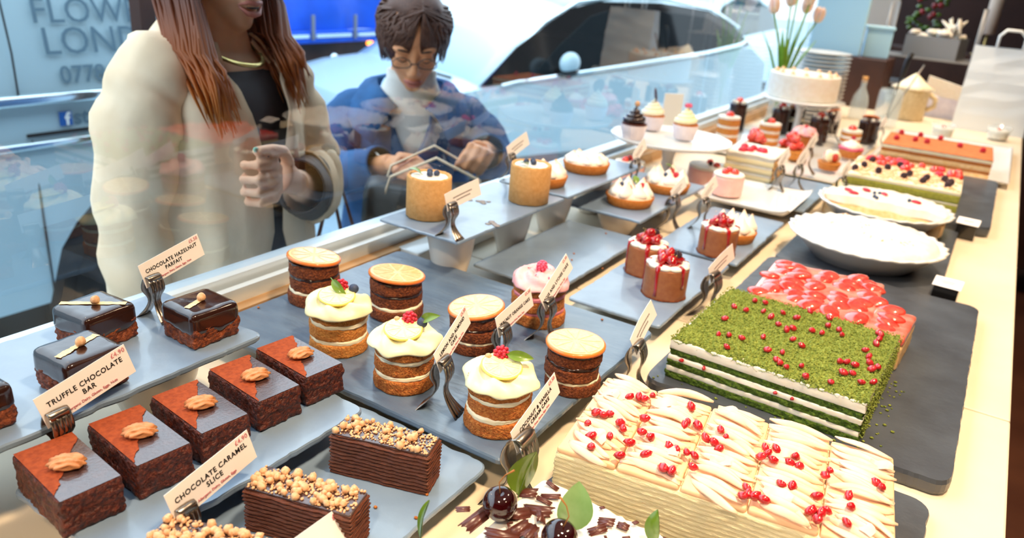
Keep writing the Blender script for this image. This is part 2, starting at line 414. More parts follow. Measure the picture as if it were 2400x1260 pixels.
slab('serving_slate', 'raised slate by the window carrying the two toasted meringue tarts', -.79, -.632, 1.245, 1.60, .105, .005, sl, rad=.004, seed=6, rough=.002)
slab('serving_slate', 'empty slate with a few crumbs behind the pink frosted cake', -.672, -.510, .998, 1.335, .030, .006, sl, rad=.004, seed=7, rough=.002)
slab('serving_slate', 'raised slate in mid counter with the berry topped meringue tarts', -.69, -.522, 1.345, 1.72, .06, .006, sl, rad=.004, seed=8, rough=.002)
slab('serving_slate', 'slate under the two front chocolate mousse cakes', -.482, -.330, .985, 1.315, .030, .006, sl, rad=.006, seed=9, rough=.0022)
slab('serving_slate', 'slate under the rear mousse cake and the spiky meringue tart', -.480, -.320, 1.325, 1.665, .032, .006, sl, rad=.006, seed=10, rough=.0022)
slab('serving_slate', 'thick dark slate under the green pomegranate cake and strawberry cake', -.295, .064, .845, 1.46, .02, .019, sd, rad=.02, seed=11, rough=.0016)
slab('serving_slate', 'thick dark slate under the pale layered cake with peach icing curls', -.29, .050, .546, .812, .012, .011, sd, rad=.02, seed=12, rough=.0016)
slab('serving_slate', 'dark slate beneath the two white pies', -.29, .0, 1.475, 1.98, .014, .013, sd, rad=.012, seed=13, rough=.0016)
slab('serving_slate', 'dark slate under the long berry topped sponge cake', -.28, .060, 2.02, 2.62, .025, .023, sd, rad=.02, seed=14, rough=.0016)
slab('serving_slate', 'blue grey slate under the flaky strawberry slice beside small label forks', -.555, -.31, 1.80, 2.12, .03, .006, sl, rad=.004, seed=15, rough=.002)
def bowl(x, y, top, r, label, z0=0):
    h = top - z0; t = r * .07
    b = MB(); lathe(b, [(0, 0), (r * .5, 0), (r * .55, .002), (r * .8, h * .45), (r, h * .95), (r, h), (r - t, h), (r * .78 - t, h * .5), (r * .5, .008), (0, .008)], 40)
    o = obj('white_bowl', b, M['porcelain_cream'], None, (x, y, z0)); return tag(o, label, 'bowl', 'upturned white bowls under the slates')
bowl(-.695, .965, .0995, .042, 'white bowl under the near end of the blueberry tart slate')
bowl(-.705, 1.165, .0995, .042, 'white bowl under the far end of the blueberry tart slate')
bowl(-.71, 1.33, .0995, .045, 'white bowl under the near end of the two meringue tarts by the window')
bowl(-.71, 1.51, .0995, .045, 'white bowl under the far end of the two meringue tarts by the window')
bowl(-.72, .44, .0925, .06, 'white bowl under the hazelnut chocolate slate tray')
bowl(-.72, .20, .0925, .06, 'white bowl under the near end of the hazelnut chocolate slate tray')
bowl(-.555, .455, .0525, .05, 'wide white bowl under the caramel bar tray, near its right end')
bowl(-.555, .29, .0525, .045, 'white bowl under the caramel bar tray, near its left end')
bowl(-.60, 1.42, .0535, .05, 'white bowl under the near end of the berry meringue tart slate')
bowl(-.60, 1.60, .0535, .05, 'white bowl under the far end of the berry meringue tart slate')
bowl(-.41, .44, .0225, .045, 'low white dish under the layered crepe slice tray')
b = MB(); rbox(b, (.05, .30, .030), .004, (1, 1, 1), (-.79, 1.12, .0155)); o = obj('white_riser_box', b, M['porcelain'], smooth=True); tag(o, 'flat white riser block between window and bowl', 'riser')

# ================================================================ cake labels on forks
forkmb = MB()
def fork_half(sgn):
    # strap from top down to a flared foot; local: x = across the card, y = towards the front
    K = 15; P = []; Wd = []; T = []
    for i in range(K):
        t = i / (K - 1)
        z = .052 * (1 - t)
        y = sgn * (.0030 + (.0035 * math.sin(pi * min(1, t / .45)) if t < .45 else 0) + (.016 * ((t - .55) / .45) ** 1.6 if t > .55 else 0))
        wd = .0098 if t < .3 else (.0098 - .0050 * math.sin((t - .3) / .25 * pi / 2) if t < .55 else .0048 + .0062 * ((t - .55) / .45) ** 1.5)
        P.append((0, y, z)); Wd.append(wd)
    tines = 4 if sgn > 0 else 1
    for k in range(tines):
        V = []; F = []
        for i, (p, wd) in enumerate(zip(P, Wd)):
            t = i / (K - 1); g = (.00035 if (tines > 1 and t < .26) else 0)
            x0 = -wd + 2 * wd * k / tines + (g if k else 0); x1 = -wd + 2 * wd * (k + 1) / tines - (g if k < tines - 1 else 0)
            th = .0011
            bx = sgn * .0014 * (1 - ((x0 + x1) / 2 / max(wd, .001)) ** 2)
            for (x, dy) in ((x0, 0), (x1, 0), (x1, th * sgn), (x0, th * sgn)): V.append((x, p[1] + dy + bx, p[2]))
        for i in range(K - 1):
            for q in range(4):
                a = i * 4 + q; c = i * 4 + (q + 1) % 4; F.append((a, c, c + 4, a + 4) if sgn < 0 else (a, a + 4, c + 4, c))
        F.append((0, 1, 2, 3)); e = (K - 1) * 4; F.append((e + 3, e + 2, e + 1, e))
        forkmb.add(V, F)
    # the bend over the top
    if sgn > 0:
        tube(forkmb, [(0, -.0035, .051), (0, -.0028, .0545), (0, .0005, .0562), (0, .0038, .0545), (0, .0050, .050)], [.0098] * 5, 10, flat=.13, up=(0, 0, 1))
fork_half(1); fork_half(-1)
FORK = None
def cake_label(label, base, clip_h, u, v, title, price=None, allerg=None, w_=.085, h_=.026, sc=1, fade=False, ink='ink', tilt_s=1, off=.12):
    """base on its surface; u along the card, v up the card; the card hangs in the fork near its lower left corner"""
    global FORK
    u = Vector(u).normalized(); base = Vector(base)
    yaw = math.atan2(u.y, u.x)
    t = thing('cake_label', label, 'label', base, yaw, 'cake name cards held in bent forks')
    s = clip_h / .050
    if FORK is None: FORK = obj('fork', forkmb, M['steel'], t, smooth=True); f = FORK
    else: f = FORK.copy(); COL.objects.link(f); f.parent = t
    f.scale = (s * sc, s * sc, s); f.rotation_euler = (0, 0, pi)
    B = Matrix.Rotation(-yaw, 3, 'Z') @ basis(u, v)
    n = B.col[2]
    org = Vector((0, 0, clip_h * 1.0)) + B @ Vector((w_ * (.5 - off), h_ * .30, 0))
    b = MB(); V = []; F = []; K = 10
    bend = .0022
    for i in range(K + 1):
        x = -w_ / 2 + w_ * i / K; zz = -bend * math.cos(pi * x / w_) if fade else 0
        for (y, dz) in ((-h_ / 2, 0), (h_ / 2, 0), (h_ / 2, -.0005), (-h_ / 2, -.0005)): V.append((x, y, zz + dz))
    for i in range(K):
        for q in range(4): a = i * 4 + q; c = i * 4 + (q + 1) % 4; F.append((a, a + 4, c + 4, c))
    F.append((0, 1, 2, 3)); F.append((K * 4 + 3, K * 4 + 2, K * 4 + 1, K * 4)); b.add(V, F)
    c = obj('card', b, M['card'], t, org, B.to_euler(), smooth=False)
    lines = title if isinstance(title, (list, tuple)) else [title]
    y0 = h_ * (.12 if len(lines) > 1 else .0)
    for i, s_ in enumerate(lines):
        if s_: text('lettering', s_, h_ * .225, M[ink], c, (0, y0 - i * h_ * .24, .0003), (0, 0, 0), bold=.00003, space=1.12)
    if price: text('price', price, h_ * .20, M['ink_pink'], c, (w_ * .40, h_ * .36, .0003), (0, 0, 0), space=1.1)
    if allerg: text('allergen_line', allerg, h_ * .12, M['ink_pink'], c, (0, -h_ * .36, .0003), (0, 0, 0))
    if fade:   # writing too small to read in the photograph: thin grey strokes
        b = MB()
        for yy, ww in ((h_ * .06, .55), (-h_ * .14, .38)):
            x = -w_ * ww / 2
            while x < w_ * ww / 2:
                l = w_ * random.uniform(.02, .045); xm = x + l / 2; box(b, (l, h_ * .07, .0003), (xm, yy, .0003 - bend * math.cos(pi * xm / w_))); x += l + w_ * .012
        obj('lettering', b, M['ink_grey'], c, smooth=False)
    return t
# ================================================================ small toppings
def mb_of(fn, *a, **k):
    b = MB(); fn(b, *a, **k); return b
def raspberry_mb(r=.007):
    b = MB(); ball(b, (0, 0, 0), (r * .8, r * .8, r * .95), 10)
    for i in range(6):
        ph = -.9 + i * .42; n = max(3, int(9 * math.cos(ph)))
        for k in range(n):
            th = 2 * pi * (k + .5 * (i % 2)) / n
            ball(b, (r * .82 * math.cos(ph) * math.cos(th), r * .82 * math.cos(ph) * math.sin(th), r * .98 * math.sin(ph)), r * .27, 6)
    return b
def leaf_mb(L=.03, wd=.013, curl=.006, fold=.3):
    b = MB(); K = 10; V = []; F = []
    for i in range(K + 1):
        t = i / K; hw = wd / 2 * (max(0, math.sin(pi * t ** .8)) ** .8 + .02); z = curl * math.sin(pi * t * .8)
        for j in range(-2, 3):
            V.append((L * t, hw * j / 2, z + abs(j) * hw * fold / 2))
    for i in range(K):
        for j in range(4):
            a = i * 5 + j; F.append((a, a + 1, a + 6, a + 5))
    o = len(V); V += [(x, y, z - .0005) for x, y, z in V]; F += [tuple(o + i for i in reversed(f)) for f in F]
    b.add(V, F); tube(b, [(-.003, 0, -.001), (L * .5, 0, curl * .9), (L * .98, 0, curl * .3)], [.0006, .0005, .0002], 5)
    return b
def slice_mb(r, th=.004, segs=9, half=False):
    """citrus slice: slot 0 rind, 1 pith, 2 flesh"""
    b = MB(); a1 = pi if half else 2 * pi
    lathe(b, [(0, -th / 2), (r * .9, -th / 2), (r, -th / 4), (r, th / 4), (r * .95, th / 2), (r * .9, th / 2)], 40, m=0)
    lathe(b, [(r * .93, th / 2), (r * .91, th / 2 + .0001), (0, th / 2 + .0001)], 40, m=1)
    for s in range(segs):
        t0 = 2 * pi * s / segs + .05; t1 = 2 * pi * (s + 1) / segs - .05; K = 5
        V = [(r * .12 * math.cos((t0 + t1) / 2), r * .12 * math.sin((t0 + t1) / 2), th / 2 + .0004)]
        V += [(r * .84 * math.cos(t0 + (t1 - t0) * k / K), r * .84 * math.sin(t0 + (t1 - t0) * k / K), th / 2 + .0005) for k in range(K + 1)]
        b.add(V, [(0, k + 1, k + 2) for k in range(K)], 2)
    return b
def pecan_mb():
    b = MB()
    def f(x, y, z):
        g = math.exp(-(y / .13) ** 2) * .38 * (1 if z > 0 else .3)
        rdg = .13 * math.sin(abs(y) * 17 + x * 2.5 + .6 * math.sin(x * 9)) + .05 * math.sin(x * 9 + y * 6)
        return 1 - g + (rdg if z > -.2 else 0)
    ball(b, (0, 0, 0), (.0135, .0098, .0052), 44, f)
    return b
def nut_mb(r=.0047):
    return mb_of(ball, (0, 0, 0), (r, r, r * 1.02), 14, lambda x, y, z: 1 + (.14 * max(0, z - .8) * 5 if z > .8 else 0) + .02 * math.sin(5 * math.atan2(y, x)))
def seed_mb(r=.0035):
    return mb_of(ball, (0, 0, 0), (r * 1.25, r * .85, r * .8), 8, lambda x, y, z: 1 + .12 * math.cos(3 * math.atan2(y, z)) - .15 * max(0, x))
ME = {}
FN = {'rasp': raspberry_mb, 'haz': nut_mb, 'bb': lambda: raspberry_mb(.007), 'blue': lambda: mb_of(ball, (0, 0, 0), .0052, 14),
      'sp': lambda: mb_of(ball, (0, 0, 0), (.009, .009, .008), 12, lambda x_, y_, z_: 1 - .2 * z_), 'mint': lambda: leaf_mb(.022, .014, .003, .3)}
def share(name, key, mkmb, m, parent, loc, rot=(0, 0, 0), sc=1):
    """small topping as a part; copies share mesh data"""
    k = (key, m.name)
    if mkmb is None or key in FN: mkmb = FN[key]
    FN[key] = mkmb
    if k not in ME:
        o = obj(name, mkmb(), m, None); ME[k] = o.data; bpy.data.objects.remove(o)
    o = place(bpy.data.objects.new(name, ME[k]), parent, loc, rot); o.scale = (sc, sc, sc) if not isinstance(sc, tuple) else sc
    return o
def swirl(b, r, h, z0, lobes=9, twist=1.2, depth=.12, droop=0, m=0, seed=0, K=14):
    prof = []
    for i in range(K + 1):
        t = i / K; a = t * pi / 2
        prof.append((r * (max(0, math.cos(a)) ** .75 if i < K else 0), z0 + h * math.sin(a)))
    prof = [(0, z0), (r * .7, z0)] + prof
    def f(th, t, rr, z):
        u = max(0, (z - z0) / h); q = rr / r; w = math.sin(lobes * th + twist * 5.5 * (1 - q) + seed); w = w if w > 0 else w * .6
        k = 1 + depth * w * min(1, q * 1.2) + .07 * nz(math.cos(th), math.sin(th), z * 30, 1.6, seed)
        dz = -droop * (1 - u) * (.5 + nz(math.cos(th), math.sin(th), 0, 2.2, seed + 4)) if t > 1 else 0
        return rr * k, z + dz + .30 * h * w * (1 if t > 1 else 0) * min(1, (1 - q) * 3 + .2) * min(1, q * 3)
    lathe(b, prof, 96, f, m)
def disc(b, r, z0, z1, seed=0, amp=.03, m=0, e=.003, n=56, nk=6, oval=0, fr=3.5):
    def f(th, t, rr, z):
        q = 1 + amp * nz(math.cos(th), math.sin(th), z * 30, fr, seed) + amp * .6 * nz(math.cos(th), math.sin(th), z * 90, 12, seed)
        return rr * (q if rr > r * .5 else 1), z + (amp * .03 * nz(math.cos(th), math.sin(th), 0, 5, seed + 2) if rr > r * .5 else 0)
    lathe(b, cyl_prof(r, z0, z1, e, 3, nk), n, f, m)

# ================================================================ hazelnut glazed squares
def parfait(label, x, y, rz, z=.10, s=.058, h=.040, streak=.8, seed=0, streak_len=.03, back=1):
    t = thing('hazelnut_parfait_square', label, 'cake', (x, y, z), rz, 'chocolate glazed hazelnut squares')
    b = MB()
    def rough(px, py, pz):
        k = .0022 * nz(px, py, pz, 120, seed) + .0012 * nz(px, py, pz, 330, seed)
        l = math.hypot(px, py) + 1e-6; return (px + px / l * k * 1.4, py + py / l * k * 1.4, pz)
    rbox(b, (s * .97, s * .97, h * .62), .003, (18, 18, 9), (0, 0, h * .31), rough); obj('truffle_base', b, M['truffle'], t)
    b = MB(); hh = h * .66
    def gl(px, py, pz):
        k = (pz + hh / 2) / hh; drip = .005 * nz(px, py, 0, 55, seed + 5) + .003 * nz(px, py, 0, 110, seed)
        out = 1 + .02 * (1 - k)
        return (px * out, py * out, pz + (drip * (1 - k) ** 2 if k < .6 else 0) + .0006 * nz(px, py, pz, 70, seed))
    rbox(b, (s, s, hh), .0065, (16, 16, 6), (0, 0, h - hh / 2), gl); obj('chocolate_glaze', b, M['choc_glaze'], t)
    b = MB(); K = 30; V = []; F = []
    for i in range(K + 1):
        p = -streak_len * back + streak_len * (1 + back) * i / K; wv = .0034 + .0012 * nz(i, seed, 0, .7)
        cx, cy = p * math.cos(streak), p * math.sin(streak)
        if abs(cx) > s * .44 or abs(cy) > s * .44: continue
        nx, ny = -math.sin(streak), math.cos(streak)
        V += [(cx + nx * wv, cy + ny * wv, h + .0007), (cx - nx * wv, cy - ny * wv, h + .0007)]
    K = len(V) // 2 - 1; F = [(2 * i + 1, 2 * i + 3, 2 * i + 2, 2 * i) for i in range(K)]; b.add(V, F); obj('gold_streak', b, M['gold_streak'], t)
    share('hazelnut', 'haz', nut_mb, M['nut'], t, (.002, .001, h + .0042), (.2, .4, seed))
    return t
parfait('glazed hazelnut square with its gold streak running edge to edge, rearmost by the window', -.737, .395, R(4), streak=R(38), seed=1, streak_len=.04)
parfait('glazed hazelnut square standing partly behind the truffle chocolate bar card', -.662, .336, R(2), streak=R(-72), seed=2, streak_len=.026, back=.9)
parfait('glazed hazelnut square at the right end of its tray with a short gold streak', -.666, .470, R(-2), streak=R(-70), seed=3, streak_len=.022, back=.1)
parfait('glazed hazelnut square cut off by the left edge of the photo', -.668, .238, R(0), streak=R(40), seed=4)

# ================================================================ caramel bars
def fudge_bar(label, x, y, rz, seed, L=.088, W=.049, h=.034, z=.06):
    t = thing('caramel_slice', label, 'cake', (x, y, z), rz, 'pecan topped chocolate caramel slices')
    b = MB()
    def f(px, py, pz):
        k = .0034 * nz(px, py, pz, 90, seed) + .0030 * nz(px, py, pz, 260, seed); w = max(0, min(1, (.0135 - pz) / .004))
        l = math.hypot(px / L, py / W) + 1e-6
        return (px + px * k * 14 * w, py + py * k * 20 * w, pz)
    rbox(b, (L, W, h), .0028, (30, 18, 12), (0, 0, h / 2), f); obj('fudge_body', b, M['fudge'], t)
    # top: glossy chocolate sheet and a dusted half with a ragged diagonal border
    b = MB(); NX, NY = 110, 64; V = []; F = []; Mi = []
    hx, hy = L / 2 - .0014, W / 2 - .0014
    for i in range(NX + 1):
        for j in range(NY + 1):
            px, py = -hx + 2 * hx * i / NX, -hy + 2 * hy * j / NY
            V.append((px, py, h + .0003))
    for i in range(NX):
        for j in range(NY):
            px, py = -hx + 2 * hx * (i + .5) / NX, -hy + 2 * hy * (j + .5) / NY
            bd = .003 * (seed % 3 - 1) - py * (1.35 + .1 * seed) + .004 * nz(px, py, 0, 90, seed) + .002 * nz(px, py, 0, 260, seed)
            a = i * (NY + 1) + j; F.append((a, a + NY + 1, a + NY + 2, a + 1)); Mi.append(1 if px < bd else 0)
    b.add([v for v in V], F); b.M = Mi; b.V = [(x_, y_, z_) for x_, y_, z_ in b.V]
    g2 = MB(); g2.V = b.V; g2.F = [f_ for f_, m_ in zip(b.F, Mi) if m_ == 0]; g2.M = [0] * len(g2.F); obj('glossy_top', g2, M['choc_top'], t)
    g3 = MB(); g3.V = [(x_, y_, z_ + .0007) for x_, y_, z_ in b.V]; g3.F = [f_ for f_, m_ in zip(b.F, Mi) if m_ == 1]; g3.M = [0] * len(g3.F)
    o = obj('cocoa_dusting', g3, M['cocoa'], t)
    share('pecan', 'pecan', pecan_mb, M['pecan'], t, (.003, 0, h + .0045), (0, .05, R(48 + seed * 7)), 1.0)
    return t
for i, (x, y, lb) in enumerate([(-.562, .264, 'nearest the left front corner of its tray'), (-.558, .325, 'second from the left'),
                                (-.557, .386, 'behind the chocolate caramel slice card'), (-.560, .452, 'fourth along, right of the carded one'),
                                (-.560, .512, 'rightmost, beside a lemon cake')]):
    fudge_bar('cocoa dusted caramel bar with a pecan, ' + lb, x, y - .002, R(-6), i + 1, z=.06)

# ================================================================ crepe slices with nut crumble
def crepe_slice(label, x, y, rz, seed, dense, L=.100, W=.034, h=.043, z=.03):
    t = thing('crepe_cake_slice', label, 'cake', (x, y, z), rz, 'layered chocolate crepe slices')
    b = MB(); K = 34
    def f(px, py, pz):
        u = (pz + h / 2) / h * 11 * 2 * pi
        k = .0011 * math.sin(u + 2.5 * nz(px, py, 0, 40, seed)) + .0012 * nz(px, py, pz, 150, seed)
        sx_ = 1 if px > 0 else -1; sy_ = 1 if py > 0 else -1
        return (px + sx_ * k * (1 if abs(px) > L * .42 else 0), py + sy_ * k, pz)
    rbox(b, (L, W, h), .0015, (34, 8, 60), (0, 0, h / 2), f); obj('crepe_layers', b, M['crepe'], t)
    b = MB(); rbox(b, (L * .98, W * .95, .002), .0009, (10, 4, 1), (0, 0, h + .0006)); obj('chocolate_top', b, M['choc_top'], t)
    rnd = random.Random(seed)
    for k in range(dense):
        px, py = rnd.uniform(-L * .47, L * .42), rnd.uniform(-W * .44, W * .44)
        share('hazelnut_piece', 'nutp', lambda: mb_of(ball, (0, 0, 0), (.0036, .0032, .0030), 10, lambda x_, y_, z_: 1 + .16 * math.sin(4 * x_ + 3 * z_) * math.cos(5 * y_) + .1 * math.sin(9 * z_)), M['nut'], t, (px, py, h + .0036 + rnd.uniform(0, .0015)), (rnd.uniform(0, 6), rnd.uniform(0, 6), 0), rnd.uniform(.7, 1.25))
    b = MB()
    for k in range(420):
        px, py = rnd.uniform(-L * .48, L * .48), rnd.uniform(-W * .46, W * .46); r = rnd.uniform(.0005, .0017)
        ball(b, (px, py, h + .0017 + r * .5), (r, r * 1.3, r * .7), 5)
    o = obj('nut_crumbs', b, M['nut'], t); o['kind'] = 'stuff'
    return t
crepe_slice('far crepe slice with thinly scattered nut pieces, nearest the big dark slate', -0.410, 0.479, R(17), 1, 32)
crepe_slice('middle crepe slice thickly heaped with pale nuts, behind the price card', -0.408, 0.376, R(16), 2, 62)
crepe_slice('nearest crepe slice, only its nutty top showing at the bottom edge', -0.417, 0.290, R(18), 3, 55)

# ================================================================ round layered mini cakes
def layered(label, x, y, z, rz, r, H, kind, seed, cat='cake', group='round layered mini cakes', nlay=3, top_tilt=(0, 0)):
    t = thing({'lemon': 'lemon_layer_cake', 'orange': 'walnut_orange_cake', 'rose': 'rose_layer_cake'}[kind], label, cat, (x, y, z), rz, group)
    if kind == 'lemon': sp = M['sponge_light'] if seed == 1 else M['sponge']; fills = [M['cream'], M['cream']]; cr = .17
    elif kind == 'rose': sp = M['sponge']; fills = [M['filling_pink'], M['filling_pink']]; cr = .16
    else: sp = M['sponge_dark']; fills = [M['cream'], M['ganache']]; cr = .13
    sh = H / (nlay + cr * (nlay - 1) * 1.6); fh = sh * cr * 1.6
    zz = 0
    for i in range(nlay):
        ox, oy = .0012 * math.sin(seed * 3 + i * 2), .0012 * math.cos(seed * 5 + i * 3)
        b = MB(); disc(b, r * (1.0 if i else 1.03), zz - .0003, zz + sh + .0003, seed + i * 7, .035, e=.0025); b.warp(lambda a, c, d: (a + ox, c + oy, d))
        obj('sponge_layer', b, sp, t); zz += sh
        if i < nlay - 1:
            b = MB(); disc(b, r * .985, zz - .0012, zz + fh + .0012, seed + 20 + i, .05, e=.0022, fr=1.6); obj('cream_layer' if fills[i] != M['ganache'] else 'chocolate_layer', b, fills[i], t); zz += fh
    if kind == 'lemon':
        b = MB(); swirl(b, r * 1.18, .0125, zz - .004, 6, 1.5, .075, .005, seed=seed); obj('frosting_swirl', b, M['frost_yellow'], t); top = zz + .010
        a = MB(); sl_ = slice_mb(r * .64, .003)
        o = obj('lemon_slice', sl_, [M['lemon_rind'], M['lemon_pith'], M['lemon_flesh']], t, (.002, -.007, top + .0022), (R(8), R(6), 0))
        share('raspberry', 'rasp', raspberry_mb, M['raspberry'], t, (-.003, .010, top + .007), (.3, .4, 0), 1.25)
        share('blueberry', 'blue', lambda: mb_of(ball, (0, 0, 0), .0052, 14, lambda x_, y_, z_: 1 - (.35 * max(0, z_ - .85) * 6)), M['blueberry'], t, (.013, .013, top + .0065), (.5, .6, 0), 1.2)
        share('leaf', 'leaf%d' % (seed % 2), lambda: leaf_mb(.026, .010, .004, .5), M['leaf'], t, ((.004, .006, top + .010) if seed == 2 else (.010, .014, top + .008) if seed == 3 else (-.012, .004, top + .016)), (R(60), R(5 if seed == 2 else -25 if seed == 3 else 35), R(10 if seed != 1 else -5)), 1.1)
        if seed != 1: share('hazelnut', 'haz', nut_mb, M['nut'], t, (-.015, .002, top + .0055), (1, .4, 0), .85)
    elif kind == 'rose':
        b = MB(); swirl(b, r * 1.12, .014, zz - .004, 4, 2.6, .07, .004, seed=2); obj('frosting_swirl', b, M['frost_pink'], t); top = zz + .010
        share('raspberry', 'rasp', raspberry_mb, M['petal'], t, (0, 0, top + .007), (0, .4, 0), 1.1)
        rnd = random.Random(4)
        for k in range(12):
            a = rnd.uniform(0, 6.28); q = rnd.uniform(.35, .85) * r
            share('petal_piece', 'pet', lambda: mb_of(ball, (0, 0, 0), (.0022, .0015, .0006), 6), M['petal'], t, (q * math.cos(a), q * math.sin(a), top + .001 - q * q * 4), (rnd.random(), rnd.random(), a))
    else:
        b = MB(); disc(b, r * 1.0, zz - .001, zz + .0012, seed, .06); obj('syrup_glaze', b, M['red_glaze'] if 0 else M['ganache'], t)
        o = obj('orange_slice', slice_mb(r * 1.09, .0058, 10), [M['orange_edge'], M['orange_pith'], M['orange_flesh']], t, (0, 0, zz + .0036), (top_tilt[0], top_tilt[1], seed))
    return t
G1 = .04
layered('coconut vanilla mini cake at the front corner of the slate with the widest frosting', -.368, .612, G1, R(20), .0345, .060, 'lemon', 2)
layered('lemon mini cake beside the lemon and almond card, raspberry and nut on top', -.500, .615, G1, R(0), .0345, .058, 'lemon', 3)
layered('pale lemon mini cake with an upright leaf, furthest left, behind a caramel bar', -.617, .628, G1, R(10), .0350, .060, 'lemon', 1)
layered('walnut orange cake at the front right of the big slate, flat orange slice', -.343, .735, G1, R(0), .0325, .052, 'orange', 5)
layered('walnut orange cake standing behind the lemon and almond card', -.490, .742, G1, R(0), .0335, .050, 'orange', 6, top_tilt=(R(6), R(-4)))
layered('walnut orange cake with the largest orange slice, left of centre on the slate', -.628, .750, G1, R(0), .0355, .054, 'orange', 7, top_tilt=(R(-3), R(5)))
layered('walnut orange cake next to the window sill, furthest back on the slate', -.742, .708, G1, R(0), .0340, .060, 'orange', 8, top_tilt=(R(4), R(6)))
layered('rose mini cake with pink swirled frosting and raspberry, behind the walnut orange card', -.470, .868, G1, R(0), .0370, .062, 'rose', 9)

# ================================================================ green cake
def seeds_on(t, pts, z, m=None, rnd=None, sc=1, zf=None):
    rnd = rnd or random.Random(5)
    for (px, py) in pts:
        share('pomegranate_seed', 'pseed', seed_mb, m or M['pomegranate'], t, (px, py, (zf(px, py) if zf else z)), (rnd.uniform(-.5, .5), rnd.uniform(-.7, .7), rnd.uniform(0, 6.28)), sc * rnd.uniform(.85, 1.15))
t = thing('green_layer_cake', 'green layered sponge with white cream bands and pomegranate seeds on its crumb top', 'cake', (-.152, .978, .02), R(-1.5))
GW, GD, GH = .240, .226, .058
zz = 0
def crumb(seed, amp):
    def f(px, py, pz):
        k = amp * (nz(px, py, pz, 160, seed) + .7 * nz(px, py, pz, 420, seed))
        sx_ = (px > GW * .48) - (px < -GW * .48); sy_ = (py > GD * .48) - (py < -GD * .48)
        return (px + sx_ * k, py + sy_ * k, pz + .4 * k)
    return f
for i in range(3):
    b = MB(); rbox(b, (GW - .002 * i, GD - .002 * i, .0098), .002, (90, 80, 4), (0, 0, zz + .0047), crumb(i, .0024)); obj('spinach_sponge_layer', b, M['spinach'], t); zz += .0090
    ch_ = .0068 if i < 2 else .0125
    b = MB(); rbox(b, (GW - .002, GD - .002, ch_ + .0007), .0015, (24, 24, 2), (0, 0, zz + ch_ / 2), crumb(i + 5, .0009)); obj('cream_layer', b, M['cream_white'], t); zz += ch_
b = MB(); NX, NY = 190, 180; V = []; F = []
for i in range(NX + 1):
    for j in range(NY + 1):
        px, py = -GW / 2 + GW * i / NX, -GD / 2 + GD * j / NY
        e = min(px + GW / 2, GW / 2 - px, py + GD / 2, GD / 2 - py); k = min(1, e / .006)
        V.append((px * .992, py * .992, zz - .002 + .0052 * math.sqrt(max(0, k)) + .0028 * nz(px, py, 0, 230, 2) + .0024 * nz(px, py, 0, 520, 3) + .0012 * nz(px, py, 0, 90, 3)))
for i in range(NX):
    for j in range(NY): a = i * (NY + 1) + j; F.append((a, a + NY + 1, a + NY + 2, a + 1))
b.add(V, F)
rc = random.Random(77)
for k in range(9000):
    px, py = rc.uniform(-GW / 2, GW / 2), rc.uniform(-GD / 2, GD / 2); s_ = rc.uniform(.0007, .0019)
    if rc.random() < .22: px = GW / 2 + rc.uniform(-.004, .003)
    cz = zz + .0030 + rc.uniform(0, .0016) if px < GW / 2 - .001 else rc.uniform(.004, zz + .005)
    a_ = rc.uniform(0, 3); u_ = Vector((math.cos(a_), math.sin(a_), rc.uniform(-.5, .5))) * s_; v_ = Vector((-math.sin(a_), math.cos(a_), rc.uniform(-.5, .5))) * s_ * .7; w_ = Vector((0, 0, s_ * .8)); c_ = Vector((px, py, cz))
    b.add([c_ + u_, c_ + v_, c_ - u_, c_ - v_, c_ + w_, c_ - w_], [(0, 1, 4), (1, 2, 4), (2, 3, 4), (3, 0, 4), (1, 0, 5), (2, 1, 5), (3, 2, 5), (0, 3, 5)])
obj('crumb_topping', b, M['spinach_top'], t, smooth=False)
rnd = random.Random(11); pts = []
GP = [(1722, 714), (1750, 722), (1795, 705), (1790, 725), (1808, 738), (1836, 728), (1700, 742), (1868, 740), (1825, 755), (1845, 768), (1685, 778), (1710, 780), (1625, 795), (1705, 808), (1740, 787), (1790, 785),
      (1800, 815), (1860, 790), (1880, 805), (1905, 770), (1928, 775), (1942, 758), (1968, 768), (1975, 780), (1835, 820), (1830, 845), (1822, 838), (1845, 855), (1880, 852), (1890, 877), (1948, 890), (1970, 842), (1985, 843),
      (2000, 870), (2048, 890), (2030, 815), (2038, 830), (2055, 800), (2062, 790), (2045, 860), (2040, 845), (2058, 855), (2060, 775), (2066, 780), (1945, 740), (1900, 725), (2005, 850), (1978, 868), (1770, 700), (1860, 765), (2020, 890)]
for (px, py) in GP:
    p = at(px, py, .083); l = Matrix.Rotation(R(1.5), 3, 'Z') @ (p - Vector((-.152, .978, 0)))
    if abs(l.x) < GW / 2 and abs(l.y) < GD / 2: pts.append((l.x, l.y))
seeds_on(t, pts, .0605, rnd=rnd, sc=1.35)
seeds_on(t, [(-.10, -GD / 2 - .0006), (-.07, -GD / 2), (.02, -GD / 2), (.04, -GD / 2)], .0, rnd=rnd, sc=.8, zf=lambda a, c: .0295)
b = MB()
for k in range(60):
    a = rnd.uniform(-.13, .14); d = abs(rnd.gauss(0, .012)); r = rnd.uniform(.0008, .002)
    px, py = (a, -GD / 2 - d - .003) if k < 30 else (GW / 2 + d + .003, rnd.uniform(-.115, .11))
    ball(b, (px, py, r * .6), (r * 1.4, r, r * .8), 5)
o = obj('fallen_crumbs', b, M['spinach_top'], t); o['kind'] = 'stuff'

